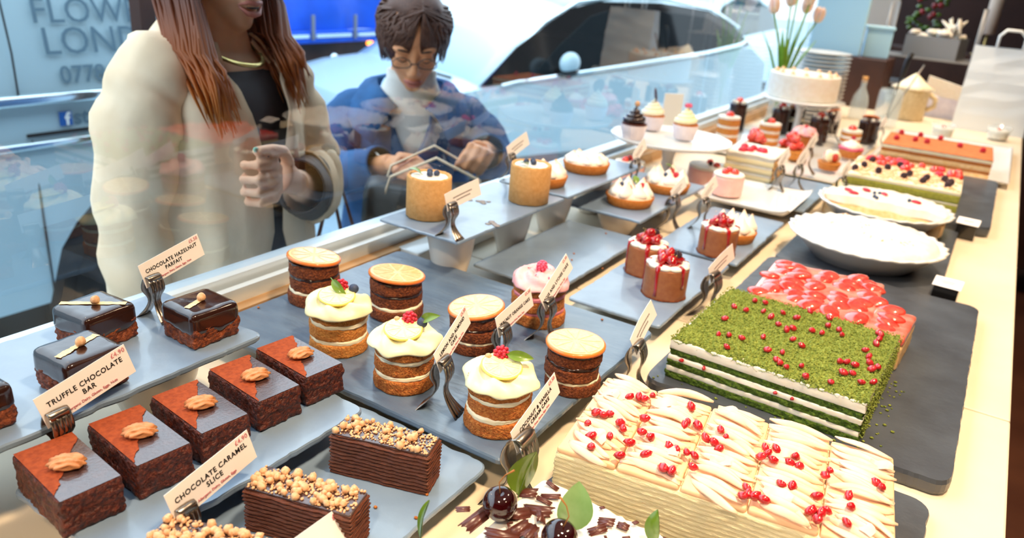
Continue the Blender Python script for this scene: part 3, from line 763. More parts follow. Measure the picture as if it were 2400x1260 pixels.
# ================================================================ pale cake with peach curls
t = thing('pale_crepe_cake', 'long pale layered cake scored into squares with peach icing curls and pomegranate seeds', 'cake', (-.132, .658, .012), R(8))
IW, ID, IH = .298, .158, .062
b = MB()
def fi(px, py, pz):
    k = .0004 * math.sin((pz + IH / 2) / IH * 13 * 2 * pi + 2 * nz(px, py, 0, 30)) + .0009 * nz(px, py, pz, 200)
    return (px + (k if px > IW * .48 else -k if px < -IW * .48 else 0), py + (k if py > ID * .47 else -k if py < -ID * .47 else 0), pz)
rbox(b, (IW, ID, IH), .002, (70, 36, 46), (0, 0, IH / 2), fi); obj('crepe_layers', b, M['crepe_pale'], t)
cwx, cwy = IW / 5, ID / 2
for i in range(5):
    for j in range(2):
        cx, cy = -IW / 2 + cwx * (i + .5), -ID / 2 + cwy * (j + .5)
        b = MB(); rbox(b, (cwx - .0012, cwy - .0012, .007), .0028, (6, 6, 2), (cx, cy, IH + .0022), lambda a, c, d: (a, c, d + .0008 * nz(a, c, d, 60, i)))
        ic = obj('icing_square', b, M['icing_peach'], t)
        b = MB(); rnd = random.Random(i * 2 + j + 3); A0 = rnd.uniform(-.38, .05)
        nC = 10
        for k in range(nC):
            off = -cwy * .44 + cwy * .90 * k / (nC - 1) + rnd.uniform(-.002, .002)
            Lc = cwx * rnd.uniform(.66, 1.06); ang = A0 + rnd.uniform(-.18, .18) + (k - nC / 2) * .03
            bow = rnd.uniform(.002, .008) * (-1 if rnd.random() < .85 else 1); zc = IH + .0075 + rnd.uniform(0, .0035)
            path = []; rr = []
            for q in range(10):
                u = q / 9 - .5
                lx, ly = u * Lc, bow * (1 - 4 * u * u)
                path.append((cx + rnd.uniform(-.0003, .0003) + lx * math.cos(ang) - ly * math.sin(ang) + rnd.uniform(-.0002, .0002), cy + off + lx * math.sin(ang) + ly * math.cos(ang), zc + .002 * math.cos(u * 5)))
                rr.append(.0043 * (1 - (2 * abs(u)) ** 2.6 * .75) * rnd.uniform(.95, 1.05))
            tube(b, path, rr, 8, flat=.36, up=(0, rnd.uniform(-1.3, -.2), 1))
        for k in range(rnd.choice((1, 1, 2))):    # broad flakes
            p = Vector((cx + rnd.uniform(-.018, .018), cy + rnd.uniform(-.028, .028), IH + .0115)); L_ = rnd.uniform(.012, .020)
            V = []; F = []; ro = rnd.uniform(-.8, .4)
            for a in range(7):
                for c in range(4):
                    u, v = a / 6 - .5, c / 3 - .5; ww = (1 - (2 * u) ** 2 * .6)
                    x_, y_, z_ = u * L_ * 1.6, v * L_ * .8 * ww, .004 * (v + .5) + .002 * math.sin(u * 6)
                    V.append((p.x + x_ * math.cos(ro) - y_ * math.sin(ro), p.y + x_ * math.sin(ro) + y_ * math.cos(ro), p.z + z_))
            n0 = len(V); V += [(x_, y_, z_ - .0007) for x_, y_, z_ in V]
            F = [(a * 4 + c, a * 4 + 4 + c, a * 4 + 5 + c, a * 4 + 1 + c) for a in range(6) for c in range(3)]
            F += [tuple(n0 + i_ for i_ in reversed(f_)) for f_ in F]; b.add(V, F)
        obj('icing_curls', b, M['curl'], ic)
rnd = random.Random(21); pts = []
IP = [(1475, 928), (1498, 928), (1510, 932), (1530, 925), (1398, 965), (1415, 970), (1430, 968), (1455, 990), (1460, 1002), (1378, 990), (1512, 978), (1385, 1020), (1430, 1020), (1385, 1045), (1505, 1010), (1525, 1022), (1475, 1035),
      (1452, 1065), (1620, 950), (1612, 985), (1605, 993), (1637, 995), (1570, 1045), (1585, 1050), (1515, 1062), (1610, 1058), (1628, 1065), (1555, 1095), (1575, 1100), (1625, 1092), (1655, 1025), (1690, 1005), (1702, 1022),
      (1675, 1035), (1685, 1050), (1795, 1048), (1785, 1068), (1800, 1060), (1812, 1075), (1820, 1050), (1865, 1068), (1853, 1083), (1875, 1090), (1945, 1100), (1935, 1112), (1832, 1132), (1857, 1137), (1915, 1160), (2055, 1130),
      (2068, 1140), (1990, 1160), (1995, 1185), (1750, 1140), (1755, 1155), (1740, 1160), (1770, 1160), (1790, 1168), (1728, 1172), (1757, 1205), (1900, 1195), (1925, 1200), (1915, 1215), (1940, 1195), (1985, 1222), (1955, 1240), (1905, 1240), (1880, 1250)]
for (px, py) in IP:
    p = at(px, py, .089); l = Matrix.Rotation(R(-8), 3, 'Z') @ (p - Vector((-.132, .658, 0)))
    if abs(l.x) < IW / 2 and abs(l.y) < ID / 2: pts.append((l.x, l.y))
seeds_on(t, pts, IH + .0145, rnd=rnd, sc=1.4)

# ================================================================ cherry gateau
t = thing('cherry_cream_gateau', 'white cream gateau with chocolate shavings, dark cherries and green leaves at the bottom edge', 'cake', (-.160, .4375, 0), R(-3))
b = MB(); CW = .225; CD = .19; CH = .060
def fc(px, py, pz): k = .0016 * nz(px, py, pz, 110) + .001 * nz(px, py, pz, 300); return (px + k, py + k, pz + k)
rbox(b, (CW, CD, CH), .007, (44, 38, 12), (0, 0, CH / 2), fc); obj('cream_body', b, M['cream_white'], t)
rnd = random.Random(31)
def shaving(px, py, L_, wd, ro, tilt, curl):
    b = MB(); V = []; K = 8
    for i in range(K + 1):
        a = (i / K - .5) * curl; rad = wd / max(.3, curl)
        for s_ in (0, 1):
            x_ = (s_ - .5) * L_ * (1 - .12 * math.sin(i * 2.3)); V.append((x_, rad * math.sin(a), rad * (math.cos(a)) - rad))
    n0 = len(V); V += [(x_, y_ * .93, z_ - .0008) for x_, y_, z_ in V]
    F = [(2 * i, 2 * i + 1, 2 * i + 3, 2 * i + 2) for i in range(K)]; F += [tuple(n0 + q for q in reversed(f)) for f in F]
    for i in range(K): F += [(2 * i, 2 * i + 2, n0 + 2 * i + 2, n0 + 2 * i), (2 * i + 1, n0 + 2 * i + 1, n0 + 2 * i + 3, 2 * i + 3)]
    b.add(V, F); obj('chocolate_shaving', b, M['curl_choc'], t, (px, py, CH + .003 + wd * .15), (tilt, rnd.uniform(-.3, .3), ro))
def gl_(px, py, z): p = at(px, py, z); return Matrix.Rotation(R(3), 3, 'Z') @ (p - Vector((-.160, .4375, 0)))
for (px, py, L_, wd, ro, ti, cu) in [(1240, 1100, .014, .010, 1.2, .9, 1.5), (1235, 1155, .018, .012, .4, .2, 1.8), (1120, 1215, .034, .016, 1.5, .1, 2), (1215, 1205, .022, .014, 1.0, .3, 2), (1260, 1195, .026, .015, .25, .1, 2.2),
        (1215, 1240, .02, .012, 1.2, .2, 2), (1290, 1165, .017, .006, .5, .2, 1), (1275, 1175, .014, .005, .2, .2, 1), (1420, 1225, .014, .009, .3, .2, .8), (1180, 1255, .03, .012, .6, .2, 2), (1245, 1250, .02, .012, 1.7, .3, 2),
        (1400, 1245, .016, .008, .9, .4, 1), (1085, 1195, .012, .006, .8, .2, 1), (1460, 1235, .010, .007, .2, .2, .8), (1270, 1215, .012, .010, 2.2, .5, 1.4), (1295, 1140, .012, .005, .1, .1, .6)]:
    p = gl_(px, py, .062); shaving(p.x, p.y, L_, wd, ro, ti, cu)
for k in range(70):
    px, py = rnd.uniform(-.105, .105), rnd.uniform(-.02, .09)
    shaving(px, py, rnd.uniform(.003, .009), rnd.uniform(.002, .004), rnd.uniform(0, 6), rnd.uniform(-.2, .2), .5)
def cherry_mb():
    b = MB(); ball(b, (0, 0, 0), .0150, 32, lambda x, y, z: 1 - .16 * math.exp(-((1 - z) / .05)) + .02 * x); return b
for i, (px, py, dx) in enumerate(((1171, 1182, 1), (1310, 1262, -1))):
    p = gl_(px, py, .074); c = share('cherry', 'cherry', cherry_mb, M['cherry'], t, (p.x, p.y, .0755), (.2, .1, i), 1.0)
    b = MB(); tube(b, [(0, 0, .0125), (-.003 * dx, .002, .022), (0, .006, .030), (.006 * dx, .010, .0365)], [.0006, .0005, .0005, .0010], 6); obj('cherry_stem', b, M['stem'], c)
for (px, py, z, L_, wd, rot, m) in [(1215, 1158, .062, .044, .034, (R(-78), R(-70), R(60)), 'leaf_dark'), (1335, 1245, .066, .042, .030, (R(20), R(-62), R(110)), 'leaf_pale'),
                                  (985, 1262, .058, .034, .016, (R(-40), R(-70), R(90)), 'leaf_dark'), (1530, 1275, .062, .03, .016, (R(-40), R(-70), R(110)), 'leaf_dark')]:
    p = gl_(px, py, z); obj('cherry_leaf', leaf_mb(L_, wd, .003, .25), M[m], t, (p.x, p.y, z), rot)

# ================================================================ strawberry jelly cake
t = thing('strawberry_jelly_cake', 'shiny strawberry topped cake cut in two, behind the green cake', 'cake', (0, 0, .02), 0)
def jelly(cx, cy, w_, d_, h_, rz, seed):
    Rm = Matrix.Rotation(rz, 3, 'Z')
    def tr(b):
        b.V = [tuple(Rm @ Vector(v) + Vector((cx, cy, 0))) for v in b.V]; return b
    b = MB(); rbox(b, (w_, d_, h_ * .72), .003, (20, 20, 8), (0, 0, h_ * .36), lambda a, c, d: (a + .001 * nz(a, c, d, 140), c + .001 * nz(a, c, d, 140, 3), d)); obj('custard_sponge', tr(b), M['custard'], t)
    b = MB(); rbox(b, (w_ * 1.01, d_ * 1.01, h_ * .30), .006, (24, 24, 3), (0, 0, h_ * .84), lambda a, c, d: (a, c, d + .002 * nz(a, c, 0, 45, seed))); obj('jelly_glaze', tr(b), M['strawberry_pale'], t)
    rnd = random.Random(seed)
    nx = int(w_ / .030); ny = int(d_ / .026)
    for i in range(nx):
        for j in range(ny):
            p = Rm @ Vector((-w_ / 2 + w_ * (i + .5) / nx, -d_ / 2 + d_ * (j + .5) / ny, 0)) + Vector((cx, cy, 0))
            share('strawberry_half', 'sh', lambda: mb_of(ball, (0, 0, 0), (.021, .0155, .006), 18, lambda x, y, z: 1 - .18 * max(0, x)), M['strawberry'], t, (p.x + rnd.uniform(-.009, .009), p.y + rnd.uniform(-.009, .009), h_ * .985 - rnd.uniform(0, .003)), (rnd.uniform(-.25, .25), rnd.uniform(-.2, .2), rnd.uniform(0, 6.28)), rnd.uniform(.9, 1.2))
jelly(-.160, 1.205, .172, .185, .052, R(2), 3); jelly(-.050, 1.150, .058, .105, .050, R(-3), 5)
# ================================================================ blueberry cheesecakes in biscuit sleeves
def cheesecake(label, x, y, z, seed, r=.0365, h=.070):
    t = thing('blueberry_cheesecake', label, 'cake', (x, y, z), seed, 'biscuit wrapped blueberry cheesecakes')
    b = MB(); lathe(b, [(0, 0), (r * .9, 0), (r, .002), (r * 1.01, h * .5), (r, h - .003), (r - .0015, h), (r - .005, h - .0015), (r - .006, h - .010), (0, h - .010)], 48,
                    lambda th, t_, rr, zz: (rr * (1 + .02 * nz(math.cos(th), math.sin(th), zz * 20, 5, seed)), zz + (.0012 * nz(math.cos(th), math.sin(th), 0, 6, seed) if rr > r * .8 else 0)))
    obj('biscuit_sleeve', b, M['biscuit'], t)
    b = MB(); disc(b, r - .0055, h - .011, h - .002, seed, .06); obj('lime_cream', b, M['cream_white'], t)
    for k, (px, py) in enumerate(((.004, .010), (.012, -.001), (-.001, -.004))):
        share('blueberry', 'blue', lambda: None, M['blueberry'], t, (px, py, h + .002), (.5, .6, k))
    share('mint_leaf', 'mint', lambda: leaf_mb(.022, .014, .003, .3), M['leaf_pale'], t, (-.012, .006, h + .0005), (0, -.2, 2.6))
cheesecake('biscuit wrapped blueberry cheesecake at the near end of the raised slate, handbag behind it', -.745, .965, .105, 1)
cheesecake('biscuit wrapped blueberry cheesecake at the slate end, in front of a meringue tart', -.672, 1.165, .105, 2)
b = MB()
for (px, py) in ((1142, 475), (1160, 525), (1120, 470)):
    p = at(px, py, .105)
    for k in range(5): ball(b, (p.x + random.uniform(-.012, .012), p.y + random.uniform(-.01, .01), .1055), (random.uniform(.004, .009), .005, .0006), 7)
o = obj('cake_crumbs', b, M['ink_grey'], None); tag(o, 'dark smears and crumbs left on the blueberry cheesecake slate', 'crumbs'); o['kind'] = 'stuff'
b = MB()
for (px, py, zz) in ((650, 848, .04), (606, 722, .04), (1411, 750, .04), (1412, 630, .03), (1345, 595, .03), (1420, 548, .03), (1340, 610, .03), (880, 1190, .03), (975, 1215, .03), (1000, 1160, .03)):
    p = at(px, py, zz)
    ball(b, (p.x, p.y, zz + .0012), (.0022, .0018, .0013), 6)
o = obj('cake_crumbs', b, M['sponge'], None); tag(o, 'scattered cake crumbs on the slates in mid counter', 'crumbs'); o['kind'] = 'stuff'

# ================================================================ meringue tarts
def peak(b, c, r, h, seed=0, lean=(0, 0)):
    prof = [(0, 0), (r, 0), (r * 1.02, h * .12), (r * .86, h * .32), (r * .55, h * .52), (r * .28, h * .75), (r * .09, h * .95), (0, h)]
    T_ = MB(); lathe(T_, prof, 18, lambda th, t, rr, z: (rr * (1 + .12 * math.sin(3 * th + z * 90 + seed)), z))
    T_.warp(lambda x, y, z: (x + lean[0] * (z / h) ** 2, y + lean[1] * (z / h) ** 2, z)); b.merge(T_, Matrix.Translation(c))
def tart(label, x, y, z, seed, r=.050, spikes=8, berries=True, sharp=1.0, name='meringue_tart', group='toasted meringue tarts'):
    t = thing(name, label, 'tart', (x, y, z), seed * 1.3, group)
    b = MB(); h = .020
    lathe(b, [(0, 0), (r * .86, 0), (r * .9, .002), (r, h), (r * .97, h + .0008), (r * .9, h - .002), (0, h - .004)], 60, lambda th, t_, rr, zz: (rr * (1 + .012 * math.cos(30 * th)) if rr > r * .8 else rr, zz)); obj('tart_case', b, M['tart_crust'], t)
    b = MB(); lathe(b, [(r * .93, h - .004), (r * .93, h + .002), (r * .8, h + .010), (r * .4, h + .014), (0, h + .015)], 40, lambda th, t_, rr, zz: (rr * (1 + .04 * nz(math.cos(th), math.sin(th), 0, 3, seed)), zz))
    rnd = random.Random(seed)
    for k in range(spikes):
        a = 2 * pi * k / (spikes - 1) + rnd.uniform(-.15, .15); q = r * .62 if k < spikes - 1 else 0
        peak(b, (q * math.cos(a), q * math.sin(a), h + .003), r * .33, (.026 + rnd.uniform(0, .006)) * sharp, k, (rnd.uniform(-.003, .003), rnd.uniform(-.003, .003)))
    obj('meringue', b, zgrad(mat('meringue_%d' % seed, '#fff3e0', rough=.5, sss=.1), [(0, '#fbe3c4'), (.35, '#fff6ea'), (.75, '#fff0dc'), (1, '#e3a468')], h, h + .036 * sharp), t)
    if berries:
        share('raspberry', 'rasp', None, M['raspberry'], t, (.012, -.018, h + .020)); share('blueberry', 'blue', None, M['blueberry'], t, (-.012, .016, h + .020)); share('raspberry', 'rasp', None, M['raspberry'], t, (-.018, -.008, h + .018))
        share('mint_leaf', 'mint', None, M['leaf'], t, (0, -.012, h + .026), (0, -.5, 1))
    return t
tart('front toasted meringue tart with a green sprig on the mid counter slate', -.590, 1.440, .06, 1)
tart('toasted meringue tart with blueberry and red berries just behind the front one', -.575, 1.605, .06, 2, .052)
tart('smooth domed meringue tart partly behind a blueberry cheesecake', -.715, 1.290, .105, 3, .048, berries=False, sharp=.8)
tart('domed meringue tart by the sill under the cupcake stand', -.705, 1.455, .105, 4, .050, berries=False, sharp=.6)
tart('spiky white meringue tart behind the rear chocolate mousse cake', -.375, 1.465, .032, 5, .046, berries=False, sharp=1.1)

# ================================================================ chocolate mousse cakes
def mousse(label, x, y, z, seed, r=.0345, h=.050):
    t = thing('chocolate_mousse_cake', label, 'cake', (x, y, z), seed * .7, 'chocolate mousse cakes with red glaze')
    b = MB(); disc(b, r, 0, h, seed, .012, e=.002); obj('mousse_body', b, M['choc_mousse'], t)
    b = MB(); rnd = random.Random(seed)
    for k in range(9):
        a = 2 * pi * k / 9; ball(b, (r * .74 * math.cos(a), r * .74 * math.sin(a), h + .002), (.0125, .0095, .0042), 12, rot=Matrix.Rotation(a + pi / 2, 3, 'Z'))
    obj('cream_dots', b, M['cream_white'], t)
    for k in range(5):
        a = 2 * pi * k / 5 + .4 + seed; L_ = rnd.uniform(.02, h)
        b = MB(); tube(b, [(r * .75 * math.cos(a), r * .75 * math.sin(a), h + .006), (r * .98 * math.cos(a), r * .98 * math.sin(a), h + .003), (r * 1.01 * math.cos(a), r * 1.01 * math.sin(a), h - .006), (r * 1.01 * math.cos(a + .04), r * 1.01 * math.sin(a + .04), h - L_ * .7), (r * 1.02 * math.cos(a + .04), r * 1.02 * math.sin(a + .04), max(.001, h - L_))],
             [.004, .0045, .0032, .0022, .0030], 8, flat=.4, up=(math.cos(a), math.sin(a), .05)); obj('glaze_drip', b, M['red_glaze'], t)
    b = MB(); disc(b, r * .55, h, h + .005, seed, .2); obj('red_glaze_pool', b, M['red_glaze'], t)
    for k in range(6):
        a = 2 * pi * k / 5 + seed; q = r * .36 if k < 5 else 0
        share('glazed_strawberry', 'gs', lambda: mb_of(ball, (0, 0, 0), (.0115, .0085, .0075), 9, lambda x_, y_, z_: 1 + .22 * math.sin(x_ * 7) * math.cos(z_ * 6)), M['red_glaze_berry'], t, (q * math.cos(a), q * math.sin(a), h + .011 + (.008 if k == 5 else 0)), (rnd.uniform(-1.2, 1.2), rnd.uniform(-1.3, 1.3), a))
    share('blackberry', 'bb', lambda: raspberry_mb(.007), M['blackberry'], t, (r * .35, -r * .1, h + .017)); 
    b = MB()
    for k in range(26):
        a = rnd.uniform(0, 6.28); q = rnd.uniform(0, .7) * r; ball(b, (q * math.cos(a), q * math.sin(a), h + .018 + rnd.uniform(-.008, .006)), .0009, 6)
    obj('gold_beads', b, M['gold_bead'], t)
    b = MB(); lathe(b, [(r * .9, 0), (r * 1.05, .0005), (r * 1.04, .002), (r * .99, .0025)], 30, lambda th, t_, rr, zz: (rr * (1 + .02 * math.sin(9 * th + seed)), zz)); obj('caramel_foot', b, M['sponge_dark'], t)
mk('red_glaze_berry', '#c21a20', '#8d1014', scale=90, rough=.12, coat=.8)
mousse('front chocolate mousse cake with a red drip running down its middle', -.373, 1.105, .030, 1)
mousse('chocolate mousse cake with a tall red berry, left behind the front one', -.436, 1.175, .030, 2)
mousse('chocolate mousse cake behind the narrow angled card, right of the other two', -.372, 1.330 + .03, .032, 3)

# ================================================================ pink mousse cakes, white plate
def rplate(name, label, x0, x1, y0, y1, z, h=.012, m=None, cat='plate', lip=.012, rz=0):
    b = MB(); w_, d_ = x1 - x0, y1 - y0; N = 20; V = []
    def F_(u, v):
        e = min(1 - abs(u), 1 - abs(v)); q = max(0, 1 - e / .16); cr = max(0, (abs(u) * abs(v)) ** 8)
        return (u * w_ / 2, v * d_ / 2, h * (.25 + .75 * q * q) + cr * lip)
    us = [-1, -.97, -.93, -.88] + [-.8 + 1.6 * i / 12 for i in range(13)] + [.88, .93, .97, 1]; n = len(us)
    for u in us:
        for v in us: V.append(F_(u, v))
    for u in us:
        for v in us: x_, y_, z_ = F_(u, v); V.append((x_ * .985, y_ * .985, max(0, z_ - .004)))
    F = []
    for i in range(n - 1):
        for j in range(n - 1):
            a = i * n + j; F.append((a, a + n, a + n + 1, a + 1)); c = a + n * n; F.append((c, c + 1, c + n + 1, c + n))
    for i in range(n - 1):
        for (a, c) in ((i * n, (i + 1) * n), ((i + 1) * n + n - 1, i * n + n - 1), ((i + 1), i), ((n - 1) * n + i, (n - 1) * n + i + 1)): F.append((a, a + n * n, c + n * n, c))
    b.add(V, F); o = obj(name, b, m or M['porcelain'], None, ((x0 + x1) / 2, (y0 + y1) / 2, z), (0, 0, rz)); return tag(o, label, cat)
rplate('white_platter', 'square white plate with upturned corners holding the pink mousse cake', -.545, -.322, 1.685, 1.925, .033, lip=.010)
def pinkm(label, x, y, z, r, h, seed, tops=3):
    t = thing('pink_mousse_cake', label, 'cake', (x, y, z), seed, 'pale pink mousse cakes topped with berries')
    b = MB(); disc(b, r, 0, h * .86, seed, .01, e=.003); obj('pink_mousse_body', b, M['pink_mousse'], t)
    b = MB(); disc(b, r * .99, h * .86, h, seed, .02, e=.003); obj('white_top', b, M['cream_white'], t)
    for k in range(tops):
        a = k * 2.2 + seed; share('strawberry_piece', 'sp', lambda: mb_of(ball, (0, 0, 0), (.009, .009, .008), 12, lambda x_, y_, z_: 1 - .2 * z_), M['strawberry'], t, (r * .38 * math.cos(a), r * .38 * math.sin(a), h + .005), (0, .3, a))
    share('blackberry', 'bb', None, M['blackberry'], t, (-.004, .006, h + .005), (0, 0, 0), .8)
pinkm('pink mousse cake standing on the white square plate behind a label fork', -.485, 1.765, .040, .036, .050, 1)
pinkm('pink mousse cake at the left under the cupcake stand rim', -.735, 1.765, 0, .038, .070, 2)
pinkm('wide pink mousse cake with two strawberries below the cupcake stand', -.600, 1.985, 0, .055, .050, 3, 2)

# ================================================================ pies
def dish(b, R_, z, h, wav=28):
    lathe(b, [(0, 0), (R_ * .62, 0), (R_ * .66, .002), (R_ * .93, h * .88), (R_ * 1.0, h), (R_ * 1.01, h + .003), (R_ * .97, h + .004), (R_ * .90, h - .002), (R_ * .64, .006), (0, .006)], 112,
          lambda th, t, r, zz: (r * (1 + (.014 * math.cos(wav * th) if r > R_ * .955 and zz > h * .9 else 0)), zz + (.0015 * math.cos(wav * th) if r > R_ * .955 else 0)))
t = thing('cream_pie', 'whole pie with smooth white cream top in a fluted white dish behind the strawberry cake', 'pie', (-.150, 1.592, .014), 0)
mk('dish_brown', '#b59a86', rough=.3, coat=.3)
b = MB(); dish(b, .144, 0, .046); obj('pie_dish', b, M['porcelain'], t)
b = MB(); lathe(b, [(.132, .042), (.131, .048), (.122, .054), (.09, .060), (.05, .063), (0, .064)], 80, lambda th, t_, r, z: (r * (1 + .02 * nz(math.cos(th), math.sin(th), 0, 3)), z + .008 * nz(r * math.cos(th), r * math.sin(th), 0, 24) * (1 if r < .125 else 0) + (.001 * math.sin(r * 500) if r < .12 else 0)))
obj('whipped_cream_top', b, M['cream_white'], t)
b = MB(); rnd = random.Random(8)
for k in range(26):
    c = rnd.choice([(.07, -.05), (-.06, -.02), (0, .01), (-.05, .07), (.02, -.06)]); px, py = c[0] + rnd.gauss(0, .012), c[1] + rnd.gauss(0, .01); a = rnd.uniform(0, 3)
    tube(b, [(px, py, .0665 - .05 * (px * px + py * py) * 8), (px + .005 * math.cos(a), py + .005 * math.sin(a), .0675 - .05 * (px * px + py * py) * 8)], .0007, 5)
obj('toasted_flakes', b, M['toast'], t)
t = thing('cut_cream_pie', 'cut open pie with red and dark berries on white cream in a fluted dish', 'pie', (-.158, 1.893, .014), 0)
b = MB(); dish(b, .142, 0, .046); obj('pie_dish', b, M['porcelain'], t)
def half_disc(R_, z0, z1, cut, seed=0, am=.002):
    b = MB(); NA, NR = 60, 14; V = []; F = []
    for lvl in (1, 0):
        for i in range(NR + 1):
            for k in range(NA + 1):
                th = math.asin(max(-1, min(1, cut / R_))); a = th + (pi - 2 * th) * k / NA
                ex, ey = R_ * math.cos(a), R_ * math.sin(a); ax_ = (2 * (NA - k) / NA - 1) * math.sqrt(max(0, R_ * R_ - cut * cut)); s_ = i / NR
                x_, y_ = ax_ * (1 - s_) + ex * s_, cut * (1 - s_) + ey * s_ + (am * 1.5 * math.sin(ax_ * 90) * (1 - s_))
                V.append((x_, y_, (z1 - .006 * (math.hypot(x_, y_) / R_) ** 4 + am * nz(x_, y_, 0, 40, seed)) if lvl else z0))
    n = (NR + 1) * (NA + 1)
    for i in range(NR):
        for k in range(NA): a = i * (NA + 1) + k; F += [(a, a + 1, a + NA + 2, a + NA + 1)[::-1], (a + n, a + n + 1, a + n + NA + 2, a + n + NA + 1)]
    for k in range(NA):
        F.append((k, k + n, k + 1 + n, k + 1)); a = NR * (NA + 1) + k; F.append((a, a + 1, a + 1 + n, a + n))
    b.add(V, F); return b
obj('custard_filling', half_disc(.129, .006, .038, -.035, 1), M['custard'], t, smooth='auto'); obj('whipped_cream_top', half_disc(.130, .038, .058, -.030, 2, .003), M['cream_white'], t, smooth='auto')
b = MB(); lathe(b, [(.089, .0065), (.118, .030), (.128, .046)], 60, lambda th, t_, r, z: (r * (1 + .02 * nz(math.cos(th) * 3, math.sin(th) * 3, 0, 3)), z)); obj('crust_wall', b, M['cream_white'], t)
rnd = random.Random(9)
for (px, py, k) in ((-.085, .02, 's'), (-.07, .0, 's'), (-.05, .055, 's'), (-.01, .045, 's'), (.06, .03, 's'), (.045, .028, 'b'), (-.02, .04, 'b'), (-.025, .0, 'b'), (-.018, -.012, 'b'), (-.03, .035, 'b')):
    if k == 's': share('strawberry_slice', 'ss', lambda: mb_of(ball, (0, 0, 0), (.013, .006, .004), 10), M['raspberry'], t, (px, py, .060), (rnd.uniform(-.4, .4), 0, rnd.uniform(-1, 0)))
    else: share('blueberry', 'blue', None, M['blueberry'], t, (px, py, .061), (0, 0, px * 9), .8)

# ================================================================ berry cake, tiramisu
t = thing('berry_layer_cake', 'long green and yellow sponge topped with white chips, blackberries and strawberries', 'cake', (-.155, 2.215, .025), R(2))
z = 0; BW, BD = .265, .26
for i in range(2):
    b = MB(); rbox(b, (BW, BD, .019), .002, (40, 40, 3), (0, 0, z + .0095), lambda a, c, d: (a + .001 * nz(a, c, d, 150), c + .001 * nz(a, c, d, 150, 4), d)); obj('pistachio_sponge_layer', b, mk('pistachio', '#b3ad45', '#98963a', scale=160, rough=.8, bump=.001), t); z += .019
    b = MB(); rbox(b, (BW * .995, BD * .995, .006 if not i else .010), .002, (6, 6, 1), (0, 0, z + (.003 if not i else .005))); obj('cream_layer', b, M['cream'], t); z += .006 if not i else .010
rnd = random.Random(12); b = MB()
for k in range(420):
    px, py = rnd.uniform(-BW * .48, BW * .48), rnd.uniform(-BD * .48, BD * .48); r = rnd.uniform(.003, .0055); ball(b, (px, py, z + .0015), (r * 1.3, r, r * .7), 6)
o = obj('white_chips', b, M['icing_peach'], t); o['kind'] = 'stuff'
for (px, py) in [(-.115, -.09), (-.10, -.03), (-.06, -.075), (-.045, -.01), (-.09, .06), (0, -.09), (.01, -.04), (.045, -.10), (.05, -.055), (.10, -.10), (.105, -.06), (.09, -.03), (-.02, .05)]:
    share('blackberry', 'bb', None, M['blackberry'], t, (px, py, z + .008), (rnd.random(), 0, px * 30), 1.15)
for k in range(24):
    px, py = rnd.uniform(-.11, .12), rnd.uniform(.0, .12)
    share('strawberry_piece', 'sp', None, M['strawberry'] if k % 3 else M['raspberry'], t, (px, py, z + .006), (rnd.random(), rnd.random(), k), rnd.uniform(1, 1.6))
b = MB(); rplate('white_tray', 'white rectangular tray with raised rim under the cocoa dusted raspberry cake', -.305, .088, 2.64, 3.36, .0, h=.022, cat='tray', lip=0)
t = thing('cocoa_dusted_cake', 'long cocoa dusted layered cake with red raspberries in a white tray', 'cake', (-.125, 2.785, .0125), R(2))
mk('cocoa_light', '#c97a45', '#b8673a', scale=60, rough=.9)
for (z0, z1, m) in ((0, .018, 'custard'), (.018, .026, 'sponge'), (.026, .040, 'custard'), (.040, .050, 'sponge'), (.050, .060, 'cream')):
    b = MB(); rbox(b, (.305, .26, z1 - z0 + .0004), .002, (20, 16, 2), (0, 0, (z0 + z1) / 2), lambda a, c, d: (a + .001 * nz(a, c, d, 120), c + .0012 * nz(a, c, d, 120, 4), d)); obj('cake_layer', b, M[m], t)
b = MB(); rbox(b, (.306, .261, .003), .001, (20, 20, 1), (0, 0, .0612), lambda a, c, d: (a, c, d + .001 * nz(a, c, d, 60))); obj('cocoa_dusting', b, M['cocoa_light'], t)
for (px, py) in ((1992 - 1900 + 1992 - 1992, 0),): pass
for (px, py) in [(2100, 324), (2115, 312), (2145, 328), (2160, 318), (2172, 333), (2207, 326), (2250, 343), (2303, 355)]:
    p = at(px, py, .08) - Vector((-.125, 2.775, 0)); share('raspberry', 'rasp', None, M['raspberry'], t, (max(-.14, min(.14, p.x)), max(-.12, min(.12, p.y)), .069), (0, 0, px), 1.2)

